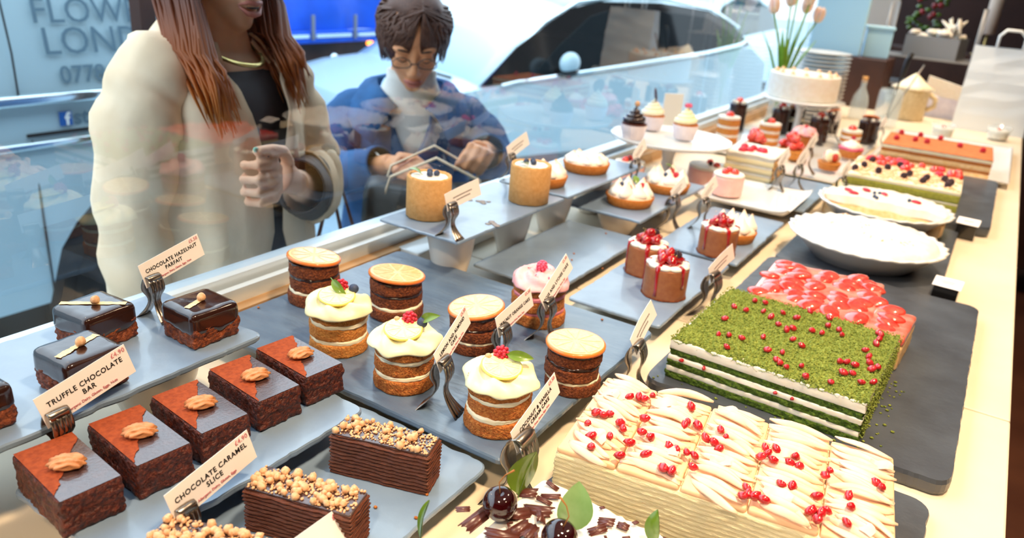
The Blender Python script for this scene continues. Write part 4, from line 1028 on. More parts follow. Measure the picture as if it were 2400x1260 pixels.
# ================================================================ cupcake stand
t = thing('cake_stand', 'round white cake stand carrying three cupcakes near the window', 'cake stand', (-.690, 1.905, 0), 0)
b = MB(); lathe(b, [(0, .108), (.10, .107), (.150, .112), (.156, .120), (.153, .121), (.146, .116), (.10, .1125), (0, .1125)], 72, lambda th, t_, r, z: (r * (1 + (.008 * math.cos(12 * th) if r > .14 else 0)), z)); obj('stand_plate', b, M['porcelain'], t)
b = MB(); lathe(b, [(0, 0), (.06, 0), (.058, .004), (.02, .02), (.014, .06), (.022, .1), (.04, .108), (0, .1085)], 36); obj('stand_foot', b, M['porcelain'], t)
def cupcake(label, x, y, z, kind, seed):
    t = thing('cupcake', label, 'cupcake', (x, y, z), seed, 'cupcakes on the white stand')
    b = MB(); lathe(b, [(0, 0), (.0235, 0), (.025, .002), (.0325, .036), (.031, .037), (0, .035)], 96, lambda th, t_, r, zz: (r * (1 + .03 * math.cos(24 * th)) if r > .02 else r, zz)); obj('paper_wrapper', b, M['wrapper'], t)
    b = MB(); disc(b, .0318, .035, .041, seed, .02); obj('cake_top', b, M['sponge'] if kind != 'choc' else M['fudge'], t)
    b = MB(); path = []; rr = []; K = 90; H = .034
    for i in range(K):
        u = i / (K - 1); a = u * 2 * pi * 3.6; q = .0245 * (1 - u) ** .8
        path.append((q * math.cos(a), q * math.sin(a), .043 + H * u)); rr.append(.0090 * (1 - u * .62))
    tube(b, path, rr, 10); ball(b, (0, 0, .052), (.022, .022, .018), 16); peak(b, (0, 0, .068), .008, .016)
    obj('frosting_swirl', b, {'choc': M['ganache'], 'van': M['frost_yellow'], 'pale': M['cream']}[kind], t)
    if kind == 'choc': share('hazelnut', 'haz', None, M['nut'], t, (0, -.002, .088), (0, 0, 0), 1.5)
    elif kind == 'van':
        for k in range(5): share('petal_piece', 'pet', None, M['petal'], t, (.006 * math.cos(k * 1.3), .006 * math.sin(k * 1.3), .086), (k, 1, k), 3)
    else:
        share('chocolate_disc', 'cd', lambda: mb_of(lathe, [(0, -.0012), (.018, -.0012), (.019, 0), (.018, .0012), (0, .0012)], 28), M['fudge'], t, (0, 0, .092), (R(80), 0, R(-50)))
p = at(1482, 325, .1165); cupcake('dark chocolate frosted cupcake topped with a hazelnut', p.x, p.y, .1165, 'choc', 1)
p = at(1602, 325, .1165); cupcake('vanilla frosted cupcake with a pink petal on top', p.x, p.y, .1165, 'van', 2)
p = at(1518, 303, .1165); cupcake('pale frosted cupcake with a chocolate disc, behind the dark one', p.x + .004, p.y + .012, .1165, 'pale', 3)

# ================================================================ flaky slices and small cakes beyond
def flaky(label, x, y, z, rz, L_, W, h, seed):
    t = thing('flaky_strawberry_slice', label, 'cake', (x, y, z), rz, 'flaky almond sided strawberry slices')
    zz = 0
    for i in range(3):
        b = MB(); rbox(b, (W, L_, h / 3 * .55), .002, (10, 14, 2), (0, 0, zz + h / 6 * .55), lambda a, c, d: (a + .0012 * nz(a, c, d, 140, i), c + .0012 * nz(a, c, d, 140, i + 3), d)); obj('puff_layer', b, M['crepe_pale'], t); zz += h / 3 * .55
        b = MB(); rbox(b, (W * .98, L_ * .98, h / 3 * .46), .003, (6, 8, 1), (0, 0, zz + h / 6 * .45)); obj('cream_layer', b, M['cream_white'], t); zz += h / 3 * .45
    rnd = random.Random(seed); b = MB()
    for k in range(150):
        sd_ = rnd.random(); y_ = rnd.uniform(-L_ / 2, L_ / 2); z_ = rnd.uniform(.006, h - .004)
        ball(b, (W / 2 + .001, y_, z_), (.0012, .0045, .0065), 6, rot=Matrix.Rotation(rnd.uniform(-1, 1), 3, 'X'))
    o = obj('almond_flakes', b, M['biscuit'], t); o['kind'] = 'stuff'
    b = MB(); rbox(b, (W * 1.05, L_ * 1.02, .009), .004, (12, 14, 1), (0, 0, h + .002), lambda a, c, d: (a, c, d + .003 * nz(a, c, 0, 60))); obj('icing_top', b, M['cream_white'], t)
    for k in range(7): share('strawberry_piece', 'sp', None, M['raspberry'], t, (rnd.uniform(-.4, .4) * W, rnd.uniform(-.42, .42) * L_, h + .010), (rnd.random(), rnd.random(), k), 1.2)
flaky('tall flaky slice with strawberries on white icing in front of the red jelly cakes', -.505, 2.06, .030, R(3), .15, .125, .062, 3)
def mini(label, px, py, kind, r=.034, h=.062, z=.012, seed=0, dx=0, dy=0):
    p = at(px, py, z); 
    t = thing('small_round_cake', label, 'cake', (p.x + dx, p.y + dy, z), seed, 'small round cakes on white trays at the back')
    if kind.startswith('naked'):
        zz = 0; n = 3; fh = .008; sh = (h - fh * n) / n
        for i in range(n):
            b = MB(); disc(b, r, zz, zz + sh, seed + i, .03, n=32); obj('sponge_layer', b, M['sponge_light'], t); zz += sh
            b = MB(); disc(b, r * .99, zz - .001, zz + fh + .001, seed + i + 9, .05, n=32); obj('cream_layer', b, M['cream_white'], t); zz += fh
        share('strawberry_piece', 'sp', None, M['strawberry'], t, (0, 0, h + .006), (0, 0, 0), 1.6)
        if kind == 'naked2': share('lime_slice', 'lime', lambda: mb_of(ball, (0, 0, 0), (.014, .014, .002), 16), M['leaf'], t, (.014, .004, h + .008), (0, .7, 0))
    elif kind.startswith('choc'):
        b = MB(); disc(b, r, 0, h, seed, .05, n=36); obj('chocolate_coat', b, M['ganache'], t)
        if kind == 'choc_band': b = MB(); disc(b, r * 1.02, h * .45, h * .66, seed, .03, n=36); obj('cream_band', b, M['cream'], t)
        b = MB()
        for k in range(5): ball(b, (.6 * r * math.cos(k * 1.26), .6 * r * math.sin(k * 1.26), h + .004), .008, 9)
        obj('cream_dollops', b, M['cream_white'] if 'band' not in kind else M['toast'], t)
        if kind == 'choc_orange': obj('orange_slice', slice_mb(r * .85, .004), [M['orange_edge'], M['orange_pith'], M['orange_flesh']], t, (0, 0, h + .012), (.3, .2, 0))
        else: share('strawberry_piece', 'sp', None, M['strawberry'], t, (0, 0, h + .012), (0, .4, 0), 1.5)
    elif kind == 'jelly':
        b = MB(); disc(b, r * .95, 0, h * .3, seed, .04, n=30); obj('sponge_base', b, M['sponge_light'], t)
        rnd = random.Random(seed)
        for k in range(14):
            a = rnd.uniform(0, 6.28); q = rnd.uniform(0, .75) * r; share('glazed_strawberry', 'gs', None, M['strawberry'], t, (q * math.cos(a), q * math.sin(a), h * .3 + .008 + rnd.uniform(0, h * .55) * (1 - q / r)), (a, q, k), 1.5)
    elif kind == 'pinktart':
        b = MB(); lathe(b, [(0, 0), (r * .8, 0), (r, .024), (r * .95, .025), (0, .022)], 36); obj('tart_case', b, M['tart_crust'], t)
        b = MB(); disc(b, r * .98, .023, .033, seed, .1); obj('berry_jam', b, M['petal'], t)
        b = MB(); peak(b, (0, 0, .032), r * .85, .03, 1); ball(b, (.01, .01, .036), .014, 12); ball(b, (-.014, 0, .036), .014, 12); ball(b, (.004, -.016, .036), .014, 12); obj('cream_cloud', b, M['cream_white'], t)
        share('raspberry', 'rasp', None, M['raspberry'], t, (0, 0, .062))
    elif kind == 'fig':
        b = MB(); lathe(b, [(0, 0), (r * .8, 0), (r, .022), (r * .95, .023), (0, .020)], 36); obj('tart_case', b, M['tart_crust'], t)
        for k in range(3):
            a = 2.1 * k - 1.3; g = share('fig_half', 'figh', lambda: mb_of(ball, (0, 0, 0), (.017, .010, .021), 18, lambda x, y, z: 1 - .25 * max(0, z)), M['cream'], t, (.012 * math.cos(a), .012 * math.sin(a), .040), (.3, 0, a))
            share('fig_flesh', 'figf', lambda: mb_of(ball, (0, 0, 0), (.010, .003, .014), 12), M['strawberry'], g, (0, -.0085, 0))
    elif kind == 'rose':
        b = MB(); disc(b, r, 0, h, seed, .03, n=32); obj('sponge_layer', b, M['sponge'], t)
        b = MB(); swirl(b, r * 1.1, .018, h - .006, 7, 1.5, .12, .006); obj('pink_cream', b, M['frost_pink'], t)
        share('raspberry', 'rasp', None, M['raspberry'], t, (0, 0, h + .014))
rplate('white_tray', 'long white tray under the fig tart and pink meringue tart', -.500, -.325, 2.235, 3.0, .0, h=.012, cat='tray', lip=0)
rplate('white_tray', 'white tray under the naked and chocolate small cakes below the big white cake', -.80, -.515, 2.36, 2.83, .0, h=.012, cat='tray', lip=0)
mini('tall naked layer cake beside the vanilla cupcake, chocolate cake behind', 1700, 332, 'naked', .036, .085, seed=1)
mini('chocolate coated small cake with a strawberry, against the sill rail', 1722, 300, 'choc', .031, .090, seed=2)
mini('naked layer cake with strawberry and lime slice in front of the dark cakes', 1797, 338, 'naked2', .034, .072, seed=3)
mini('dark chocolate small cake with pink top left of the banded one', 1822, 312, 'choc', .032, .088, seed=4)
mini('dark chocolate small cake with a pale cream band and toasted meringue', 1856, 308, 'choc_band', .034, .085, seed=5)
mini('pink rose topped small cake in the middle of the back trays', 1878, 352, 'rose', .034, .062, seed=6)
mini('chocolate coated small cake right behind the pink rose topped one', 1912, 332, 'choc', .033, .082, seed=7)
mini('naked layer cake with strawberry next to the orange topped chocolate cake', 1988, 345, 'naked', .033, .060, seed=8)
mini('chocolate small cake with an orange slice near the wicker jar', 2028, 332, 'choc_orange', .035, .075, seed=9)
mini('chocolate small cake with orange under the white cake plate', 1948, 312, 'choc_orange', .031, .07, seed=10, dx=-.01)
mini('pink tart with white meringue cloud right of the fig tart', 1990, 368, 'pinktart', .037, .06, seed=11)
mini('fig tart standing alone at the front of the white tray', 1940, 396, 'fig', .034, .06, seed=12)
mini('bright red jelly strawberry cake left of the flaky slice', 1752, 345, 'jelly', .040, .085, seed=13, z=.012, dx=.03, dy=-.05)
mini('bright red jelly strawberry cake right of the flaky slice', 1850, 368, 'jelly', .044, .085, seed=14)

# ================================================================ big white cake on stand
WX, WY = -.583, 2.868
t = thing('cake_stand', 'white cake stand lifting the large white frosted cake', 'cake stand', (WX, WY, 0), 0)
b = MB(); lathe(b, [(0, .138), (.13, .137), (.143, .142), (.143, .146), (.10, .1455), (0, .1455)], 64); obj('stand_plate', b, M['porcelain'], t)
b = MB(); lathe(b, [(0, .003), (.03, .003), (.028, .007), (.014, .02), (.012, .1), (.03, .138), (0, .1385)], 32); obj('stand_foot', b, M['porcelain'], t)
t = thing('white_frosted_cake', 'large round white frosted cake with small pale blobs round its top edge', 'cake', (WX - .006, WY, .146), 0)
b = MB(); lathe(b, cyl_prof(.118, 0, .085, .006, 4, 5), 72, lambda th, t_, r, z: (r * (1 + .004 * nz(math.cos(th), math.sin(th), z * 8, 6)), z)); obj('white_frosting', b, M['cream_white'], t)
for k in range(14):
    a = 2 * pi * k / 14; share('cream_blob', 'blob', lambda: mb_of(peak, (0, 0, 0), .009, .012), M['icing_peach'], t, (.100 * math.cos(a), .100 * math.sin(a), .085))
# ================================================================ back of the shop
def aty(x, y, Y):
    d = CAM_M @ Vector(((x - 1200) / 1800, (630 - y) / 1800, -1)); return CAM_P + d * (Y / d.y)
for st_, (px_, py_, n_) in enumerate(((-.690, 3.60, 16), (-.655, 3.33, 8))):
    b = MB(); r_ = .122 if st_ == 0 else .095; lathe(b, [(0, .001), (r_ * .55, .001), (r_ * .6, .004), (r_ * .98, .0135), (r_, .0155), (r_ * .97, .0160), (r_ * .62, .0065), (0, .0055)], 56)
    pl0 = obj('dinner_plate' if st_ == 0 else 'side_plate', b, M['porcelain'], None, (px_, py_, 0))
    for i in range(n_):
        q = pl0 if i == 0 else pl0.copy()
        if i: COL.objects.link(q)
        q.location = (px_ + random.uniform(-.0015, .0015), py_ + random.uniform(-.0015, .0015), i * .0163)
        tag(q, ('white dinner plate inside the tall plate stack behind the white cake' if 0 < i < n_ - 1 else 'topmost white dinner plate of the tall stack behind the white cake' if i else 'lowest white dinner plate of the tall stack, standing on the counter') if st_ == 0 else 'small white side plate in the low stack beside the white frosted cake', 'plate', 'tall stack of white dinner plates' if st_ == 0 else 'low stack of side plates')
# tulips
t = thing('tulip_vase', 'clear glass vase holding pale pink tulips behind the white cake', 'vase', (-.745, 3.20, 0), 0)
b = MB(); lathe(b, [(0, 0), (.03, 0), (.034, .01), (.028, .12), (.034, .20), (.032, .20), (.026, .12), (.030, .014), (0, .012)], 32); obj('vase_glass', b, M['glass_clear'], t)
mk('tulip', '#f4cfc9', '#f7dfc0', scale=40, rough=.5, sss=.2); mk('tulip_leaf', '#7fa52a', '#5f8a1c', scale=30, rough=.45)
rnd = random.Random(4)
for i, (dx, dy, hz) in enumerate([(-.065, -.05, .43), (-.02, .0, .46), (.035, .03, .44), (.075, .06, .41), (.01, -.04, .50), (.05, -.01, .47)]):
    b = MB(); tube(b, [(0, 0, .03), (dx * .15, dy * .15, .18), (dx * .5, dy * .5, .30), (dx, dy, hz - .02)], .0035, 6); st = obj('tulip_stem', b, M['tulip_leaf'], t)
    b = MB()
    for k in range(6):
        a = k * pi / 3; ball(b, (.010 * math.cos(a), .010 * math.sin(a), .02), (.013, .006, .030), 10, rot=Matrix.Rotation(a, 3, 'Z') @ Matrix.Rotation(.1, 3, 'Y'))
    obj('tulip_head', b, M['tulip'], st, (dx, dy, hz - .015), (rnd.uniform(-.3, .3), rnd.uniform(-.3, .3), 0))
for i, (dx, dy, L_) in enumerate([(-.09, -.07, .24), (-.05, -.01, .26), (.0, -.03, .22), (.02, .01, .27), (.06, .05, .26), (.085, .07, .22), (-.02, -.05, .25)]):
    b = MB(); tube(b, [(0, 0, .10), (dx * .2, dy * .2, .17), (dx * .6, dy * .6, .10 + L_ * .7), (dx, dy, .10 + L_)], [.006, .013, .012, .002], 8, flat=.2, up=(dx, dy, .0)); obj('tulip_leaf', b, M['tulip_leaf'], t)
# light blue panel = menu board, white boxes, bin with napkins on a shelf
mk('pale_blue', '#a9d0e2', rough=.5); mk('grey_metal', '#8b8b8c', rough=.4, metal=.4); mk('dark_wood', '#3a231c', '#4c2e24', scale=6, rough=.5); mk('pinkish', '#e9cdb6', rough=.7)
b = MB(); rbox(b, (.36, .30, .225), .004, (1, 1, 1), (0, 0, .1125)); o = obj('storage_crate', b, M['dark_wood'], None, (-.66, 4.15, 0), smooth=False); tag(o, 'dark wooden crate behind the plate stack supporting the pale board', 'crate')
b = MB(); rbox(b, (.235, .03, .55), .006, (1, 1, 1), (0, 0, .275)); o = obj('menu_board', b, M['pale_blue'], None, (-.728, 4.05, .2255), (0, 0, 0), smooth=False); tag(o, 'plain pale blue upright board standing behind the right plate stack', 'board')
b = MB()
for (x_, y_) in ((-.56, 4.35), (-.56, 4.62), (-.16, 4.35), (-.16, 4.62)): tube(b, [(x_, y_, 0), (x_, y_, .48)], .006, 8)
rbox(b, (.42, .30, .008), .002, (1, 1, 1), (-.36, 4.485, .232)); rbox(b, (.42, .30, .008), .002, (1, 1, 1), (-.36, 4.485, .10))
o = obj('wire_shelf', b, M['grey_metal']); tag(o, 'low metal shelf behind the wicker jar holding the napkin bin', 'shelf')
t = thing('napkin_bin', 'grey metal bin heaped with white napkins on the low shelf', 'bin', (-.335, 4.47, .2365), R(-8))
b = MB(); V = []; 
box(b, (.24, .004, .10), (0, -.10, .05)); box(b, (.24, .004, .10), (0, .10, .05)); box(b, (.004, .20, .10), (-.12, 0, .05)); box(b, (.004, .20, .10), (.12, 0, .05)); box(b, (.24, .20, .004), (0, 0, .002)); obj('bin_body', b, M['grey_metal'], t, smooth=False)
b = MB(); rnd = random.Random(6)
for k in range(26): ball(b, (rnd.uniform(-.1, .1), rnd.uniform(-.08, .08), .09 + rnd.uniform(0, .035)), (.03, .022, .014), 9, lambda x, y, z: 1 + .2 * math.sin(6 * x + 4 * y), rot=Matrix.Rotation(rnd.uniform(0, 3), 3, 'Z') @ Matrix.Rotation(rnd.uniform(-.8, .8), 3, 'X'))
for k in range(7): ball(b, (.05 + rnd.uniform(-.03, .05), rnd.uniform(-.03, .03), .15), (.008, .02, .045), 8, rot=Matrix.Rotation(.3 * (k - 3), 3, 'Y'))
o = obj('napkins', b, M['cream_white'], t); o['kind'] = 'stuff'
b = MB(); rbox(b, (.115, .115, .13), .004, (1, 1, 1), (0, 0, .065)); rbox(b, (.125, .125, .014), .003, (1, 1, 1), (0, 0, .136)); o = obj('cake_box', b, M['pale_blue'], None, (-.655, 4.47, .2255 + .0), (0, 0, R(12)), smooth=False)
o.location = (-.56, 4.15, .2255); tag(o, 'small white lidded cake box on the crate left of the napkin bin', 'box')
# bottle, knife handle in a jar, wicker jar, open carton, paper bag
t = thing('glass_bottle', 'clear glass bottle with a cork standing behind the white cake plate', 'bottle', (-.50, 3.62, 0), 0)
b = MB(); lathe(b, [(0, 0), (.032, 0), (.036, .006), (.036, .07), (.030, .10), (.012, .135), (.012, .165), (.010, .165), (.010, .135), (.028, .10), (.033, .07), (.033, .008), (0, .006)], 32); obj('bottle_glass', b, M['glass_clear'], t)
b = MB(); lathe(b, [(0, .155), (.010, .155), (.012, .18), (0, .181)], 16); obj('cork', b, M['biscuit'], t)
t = thing('utensil_jar', 'glass jar with a black handled server standing in it', 'jar', (-.375, 3.52, 0), 0)
b = MB(); lathe(b, [(0, 0), (.045, 0), (.048, .01), (.048, .14), (.040, .155), (.038, .153), (.044, .138), (.044, .012), (0, .01)], 36); obj('jar_glass', b, M['glass_clear'], t)
b = MB(); tube(b, [(.0, 0, .02), (.01, 0, .12), (.018, 0, .19), (.022, 0, .21), (.027, 0, .27), (.038, 0, .30)], [.003, .003, .004, .010, .011, .009], 10); obj('black_handle', b, M['black'], t)
b = MB(); tube(b, [(0, .01, .02), (.09, .01, .26)], .003, 8); obj('steel_rod', b, M['steel'], t)
t = thing('wicker_jar', 'straw coloured wicker jar with a peaked cream lid on the counter', 'jar', (-.333, 3.86, 0), 0)
b = MB(); lathe(b, cyl_prof(.072, 0, .135, .004, 2, 24), 60, lambda th, t_, r, z: (r * (1 + .012 * math.sin(30 * th) * math.cos(z * 500)) if r > .05 else r, z)); obj('wicker_body', b, mk('straw', '#dcc69c', '#c9b084', scale=90, rough=.8), t)
b = MB(); lathe(b, [(0, .134), (.078, .134), (.08, .14), (.05, .155), (.025, .18), (.008, .195), (0, .2)], 24, lambda th, t_, r, z: (r * (1 + .12 * math.sin(4 * th)), z)); obj('folded_lid', b, M['cream'], t)
b = MB(); tube(b, [(.07, 0, .12), (.10, 0, .10), (.10, 0, .07), (.072, 0, .05)], .010, 8); obj('jar_handle', b, M['straw'], t)
t = thing('open_carton', 'white carton with its flap open beside the paper bag', 'box', (-.190, 4.16, 0), R(-6))
b = MB(); rbox(b, (.20, .18, .09), .002, (1, 1, 1), (0, 0, .045)); obj('carton_body', b, M['wrapper'], t, smooth=False)
b = MB(); rbox(b, (.20, .10, .003), .001, (1, 1, 1)); obj('carton_flap', b, M['cream_white'], t, (0, -.11, .125), (R(-52), R(12), 0), smooth=False)
t = thing('paper_bag', 'tall white paper carrier bag with looped twisted handles at the counter end', 'bag', (-.015, 3.88, 0), R(2))
b = MB(); V = []; W_, D_, H_ = .27, .12, .34; K = 10
for i in range(K + 1):
    z_ = H_ * i / K; q = 1 - .55 * (i / K) ** 2; wv = W_ / 2 * (1 - .05 * i / K)
    for (sx_, sy_) in ((-1, -1), (-.33, -1.02), (.33, -.98), (1, -1), (1, 0), (1, 1), (.3, 1), (-.3, 1), (-1, 1), (-1, 0)):
        inn = .75 if sy_ == 0 else 1
        V.append((sx_ * wv * (inn if i else 1) + .003 * nz(i, sx_, 0, 1.3), sy_ * D_ / 2 * q + .006 * nz(i, sx_, sy_, .9), z_))
F = [(i * 10 + k, i * 10 + (k + 1) % 10, (i + 1) * 10 + (k + 1) % 10, (i + 1) * 10 + k) for i in range(K) for k in range(10)] + [tuple(range(9, -1, -1))]
b.add(V, F); obj('bag_body', b, M['white_paint'], t, smooth=False)
for s_ in (-1, 1):
    b = MB(); tube(b, [(-.05, s_ * .02, .32), (-.05, s_ * .025, .385), (-.03, s_ * .026, .41), (.02, s_ * .026, .41), (.045, s_ * .025, .385), (.045, s_ * .02, .32)], .005, 8); obj('bag_handle', b, M['white_paint'], t)
for i, (px_, py_, lb) in enumerate(((2205, 322, 'left'), (2335, 328, 'right'))):
    p = at(px_, py_, 0); t = thing('dessert_cup', 'clear cup of white creamy dessert before the paper bag, the %s one of two' % lb, 'dessert', (p.x, p.y, 0), 0, 'dessert cups before the paper bag')
    b = MB(); lathe(b, [(0, 0), (.032, 0), (.036, .01), (.045, .055), (.043, .055), (.034, .012), (0, .006)], 32); obj('cup', b, M['glass_clear'], t)
    b = MB(); disc(b, .036, .006, .040, i, .05); obj('dessert_cream', b, M['cream_white'], t); share('strawberry_piece', 'sp', None, M['strawberry'], t, (0, 0, .043))
# cream partition with a dark doorway, wall clutter
p1 = aty(1995, 0, 5.6); p2 = aty(2112, 0, 5.6)
b = MB(); box(b, (p2.x - p1.x, .04, 2.6), ((p1.x + p2.x) / 2, 5.6, .2)); struct('trim_2', b, M['pinkish'])
b = MB(); box(b, (1.2, .5, .9), (.75, 5.4, -.45)); box(b, (1.25, .55, .04), (.75, 5.4, .02)); o = obj('back_counter', b, M['dark_wood'], smooth=False); tag(o, 'dark counter in the dim back of the shop', 'counter')
t = thing('red_flower_pot', 'dark pot with red flowers in the dim background above the napkin bin', 'plant', (aty(2165, 60, 5.5).x, 5.5, .05 + .0), 0); t.location.z = .23
b = MB(); lathe(b, [(0, 0), (.05, 0), (.065, .1), (.06, .1), (0, .09)], 20); obj('pot', b, M['black'], t)
b = MB()
for k in range(30): ball(b, (random.uniform(-.09, .09), random.uniform(-.07, .07), .1 + random.uniform(0, .22)), (.02, .02, .012), 6)
obj('foliage', b, M['leaf_dark'], t)
b = MB()
for k in range(9): ball(b, (random.uniform(-.08, .08), random.uniform(-.09, .0), .16 + random.uniform(0, .18)), .018, 7)
o = obj('red_flowers', b, M['red_glaze_berry'], t); o['kind'] = 'stuff'
b = MB(); box(b, (.9, .3, .22), (aty(2165, 60, 5.5).x + .1, 5.5, .11)); o = obj('back_shelf', b, M['dark_wood'], smooth=False); tag(o, 'dark low shelf under the red flowers', 'shelf')
p = aty(2325, 45, 5.4); t = thing('table_lamp', 'slim cream lamp shade on a brass stem in the dim back', 'lamp', (p.x, 5.42, .2205), 0)
b = MB(); lathe(b, [(0, 0), (.06, 0), (.055, .01), (.008, .02), (.006, .15), (0, .151)], 20); obj('lamp_stem', b, M['gold_bead'], t)
b = MB(); lathe(b, [(.028, .12), (.034, .125), (.036, .42), (.03, .42)], 24); obj('lamp_shade', b, M['pinkish'], t)

# black blocks holding white cards on the right
for (px_, py_, lb) in ((2207, 715, 'beside the whole cream pie'), (2258, 560, 'beside the cut cream pie')):
    p = at(px_, py_, 0); t = thing('card_block', 'small black block with a sloped white card, ' + lb, 'label', (p.x, p.y + .012, 0), R(-4), 'black blocks with white cards')
    b = MB(); rbox(b, (.040, .036, .034), .002, (1, 1, 1), (0, 0, .017)); b.warp(lambda x, y, z: (x, y, z + (.008 * (y / .036 + .5) if z > .02 else 0))); obj('black_block', b, M['black_gloss'], t, smooth=False)
    b = MB(); rbox(b, (.046, .036, .0012), .0005, (1, 1, 1)); c = obj('card', b, M['card'], t, (0, -.002, .0395), (R(12), 0, 0), smooth=False)
    b = MB(); [box(b, (w_, .0016, .0003), (0, yy, .0008)) for yy, w_ in ((.005, .02), (0, .026), (-.005, .018))]; obj('lettering', b, M['ink_grey'], c, smooth=False)

# ================================================================ name cards in forks
U0 = (-.07, .985, .13); V0 = (-.22, -.05, 1)
cake_label('large white card reading truffle chocolate bar in a bent fork at the left', (-.6115, .284, .060), .050, (-.10, .96, .16), V0, ['TRUFFLE CHOCOLATE', 'BAR'], '£4.90', 'Allergens: Dairy, Gluten, Eggs, Nuts', w_=.090, h_=.030)
cake_label('chocolate hazelnut parfait card standing before the beige coat', (-.735, .462, .10), .047, (-.16, .97, .14), V0, ['CHOCOLATE HAZELNUT', 'PARFAIT'], '£5.50', 'Allergens: Dairy, Gluten, Eggs, Nuts', w_=.088, h_=.027)
cake_label('chocolate caramel slice card in front of the cocoa dusted bars', (-.462, .298, .03), .046, (-.09, .97, .14), V0, ['CHOCOLATE CARAMEL', 'SLICE'], '£4.90', 'Allergens: Dairy, Gluten, Eggs', w_=.088, h_=.029)
cake_label('lemon and almond cake card between the two front lemon cakes', (-.429, .592, .04), .058, (-.22, .93, .28), V0, ['LEMON AND ALMOND', 'CAKE'], '£5.50', 'Allergens: Dairy, Gluten, Eggs, Nuts', w_=.086, h_=.026)
cake_label('walnut orange cake card in the centre of the large slate', (-.430, .712, .04), .053, (-.05, .98, .14), V0, 'WALNUT ORANGE CAKE', '£5.50', 'Allergens: Dairy, Gluten, Nuts', w_=.086, h_=.026)
cake_label('rose and lychee cake card seen edge on beside the pink frosted cake', (-.425, .812, .04), .056, (-.08, .90, .42), (-.30, -.1, 1), 'ROSE AND LYCHEE CAKE', '£5.50', 'Allergens: Dairy, Gluten, Eggs', w_=.086, h_=.026)
cake_label('coconut and vanilla ice cream cake card above the cherry gateau', (-.300, .548, .0), .078, (-.06, .96, .26), V0, ['COCONUT & VANILLA', 'ICE CREAM CAKE'], '£5.50', 'Allergens: Dairy, Gluten, Eggs, Nuts', w_=.092, h_=.026)
cake_label('price card cut off by the bottom edge before the nutty crepe slices', (-.352, .318, .03), .028, (-.10, .90, -.12), (-.5, .05, .8), '', '£5.50', None, w_=.072, h_=.034)
cake_label('narrow card seen edge on in a fork left of the green cake', (-.302, .832, .0), .066, (-.10, .93, .34), (-.35, 0, 1), '', None, None, w_=.080, h_=.026, fade=True)
cake_label('blurred card angled right in a fork between mousse cake and green cake', (-.304, 1.125, .0), .072, (.10, .97, .26), V0, '', fade=True, w_=.085, h_=.027)
cake_label('blurred card beside the nearest blueberry cheesecake, bent fork on the raised slate', (-.655, .905, .105), .050, (.0, .99, .10), V0, '', fade=True, w_=.088, h_=.027)
cake_label('blurred card by the window in front of the bag, left of the meringue tarts', (-.775, 1.262, .105), .048, (-.07, .97, .23), V0, '', fade=True, w_=.085, h_=.028)
for (px_, py_, z_, h_, u, lb) in ((1482, 440, .06, .06, (-.1, .95, .35), 'blurred card rising in front of the left pink mousse cake'), (1567, 545, .0, .075, (-.02, .97, .25), 'blurred card beside the tall red berry of the mousse cake'),
        (1640, 540, .03, .062, (0, .95, .35), 'blurred card on a fork right below the white square plate'), (1818, 452, .03, .062, (.02, .93, .4), 'blurred card on a fork at the front corner of the flaky slice'),
        (1862, 446, .03, .060, (.05, .93, .4), 'blurred card on a fork right of the flaky slice on blue grey slate'), (1886, 405, .012, .065, (.05, .93, .4), 'blurred card between flaky slice and fig tart'),
        (1960, 485, .0, .072, (.03, .95, .30), 'blurred card in a fork before the cut cream pie'), (2056, 344, .012, .06, (.03, .95, .33), 'blurred card next to the orange topped chocolate cake'),
        (1950, 330, .012, .06, (.02, .95, .35), 'blurred card among the small cakes under the white cake plate')):
    p = at(px_, py_, z_); cake_label(lb, (p.x, p.y, z_), h_, u, (-.25, 0, 1), '', fade=True, w_=.080, h_=.026)
p = at(1625, 300, .0); b = MB(); box(b, (.062, .004, .10), (0, 0, .05)); o = obj('menu_card', b, M['white_paint'], None, (-.80, 2.18, .0), (0, 0, R(50)), smooth=False)
o.scale = (1, 1, 1.9); tag(o, 'tall blank cream card standing against the window behind the cupcakes', 'card')
# ================================================================ people
mk('skin', '#f3bd98', '#efb18a', scale=20, rough=.5, sss=.12); mk('skin_w', '#efa878', '#e79a6a', scale=20, rough=.5, sss=.12)
mk('lip', '#cf7f70', rough=.45); mk('brow', '#3a211a', rough=.8)
mk('coat_beige', '#ffe0bd', '#f6d2aa', scale=14, rough=.8, bump=.002, bscale=20); mk('black_cloth', '#241918', rough=.6); mk('leather_brown', '#6b3422', rough=.45)
mk('denim', '#2c5f93', '#234a76', scale=16, rough=.85, bump=.0015, bscale=40); mk('denim_dark', '#1b3554', '#16293f', scale=20, rough=.85); mk('wool_white', '#e9e2da', rough=.9, bump=.001, bscale=200)
mk('gold', '#d8c27e', rough=.25, metal=.7); mk('nail', '#7fc3a8', rough=.3); mk('eye_white', '#f0ece8', rough=.3); mk('hair_brown', '#4a2c20', '#6b4330', scale=60, rough=.45, stretch=(6, 6, 1))
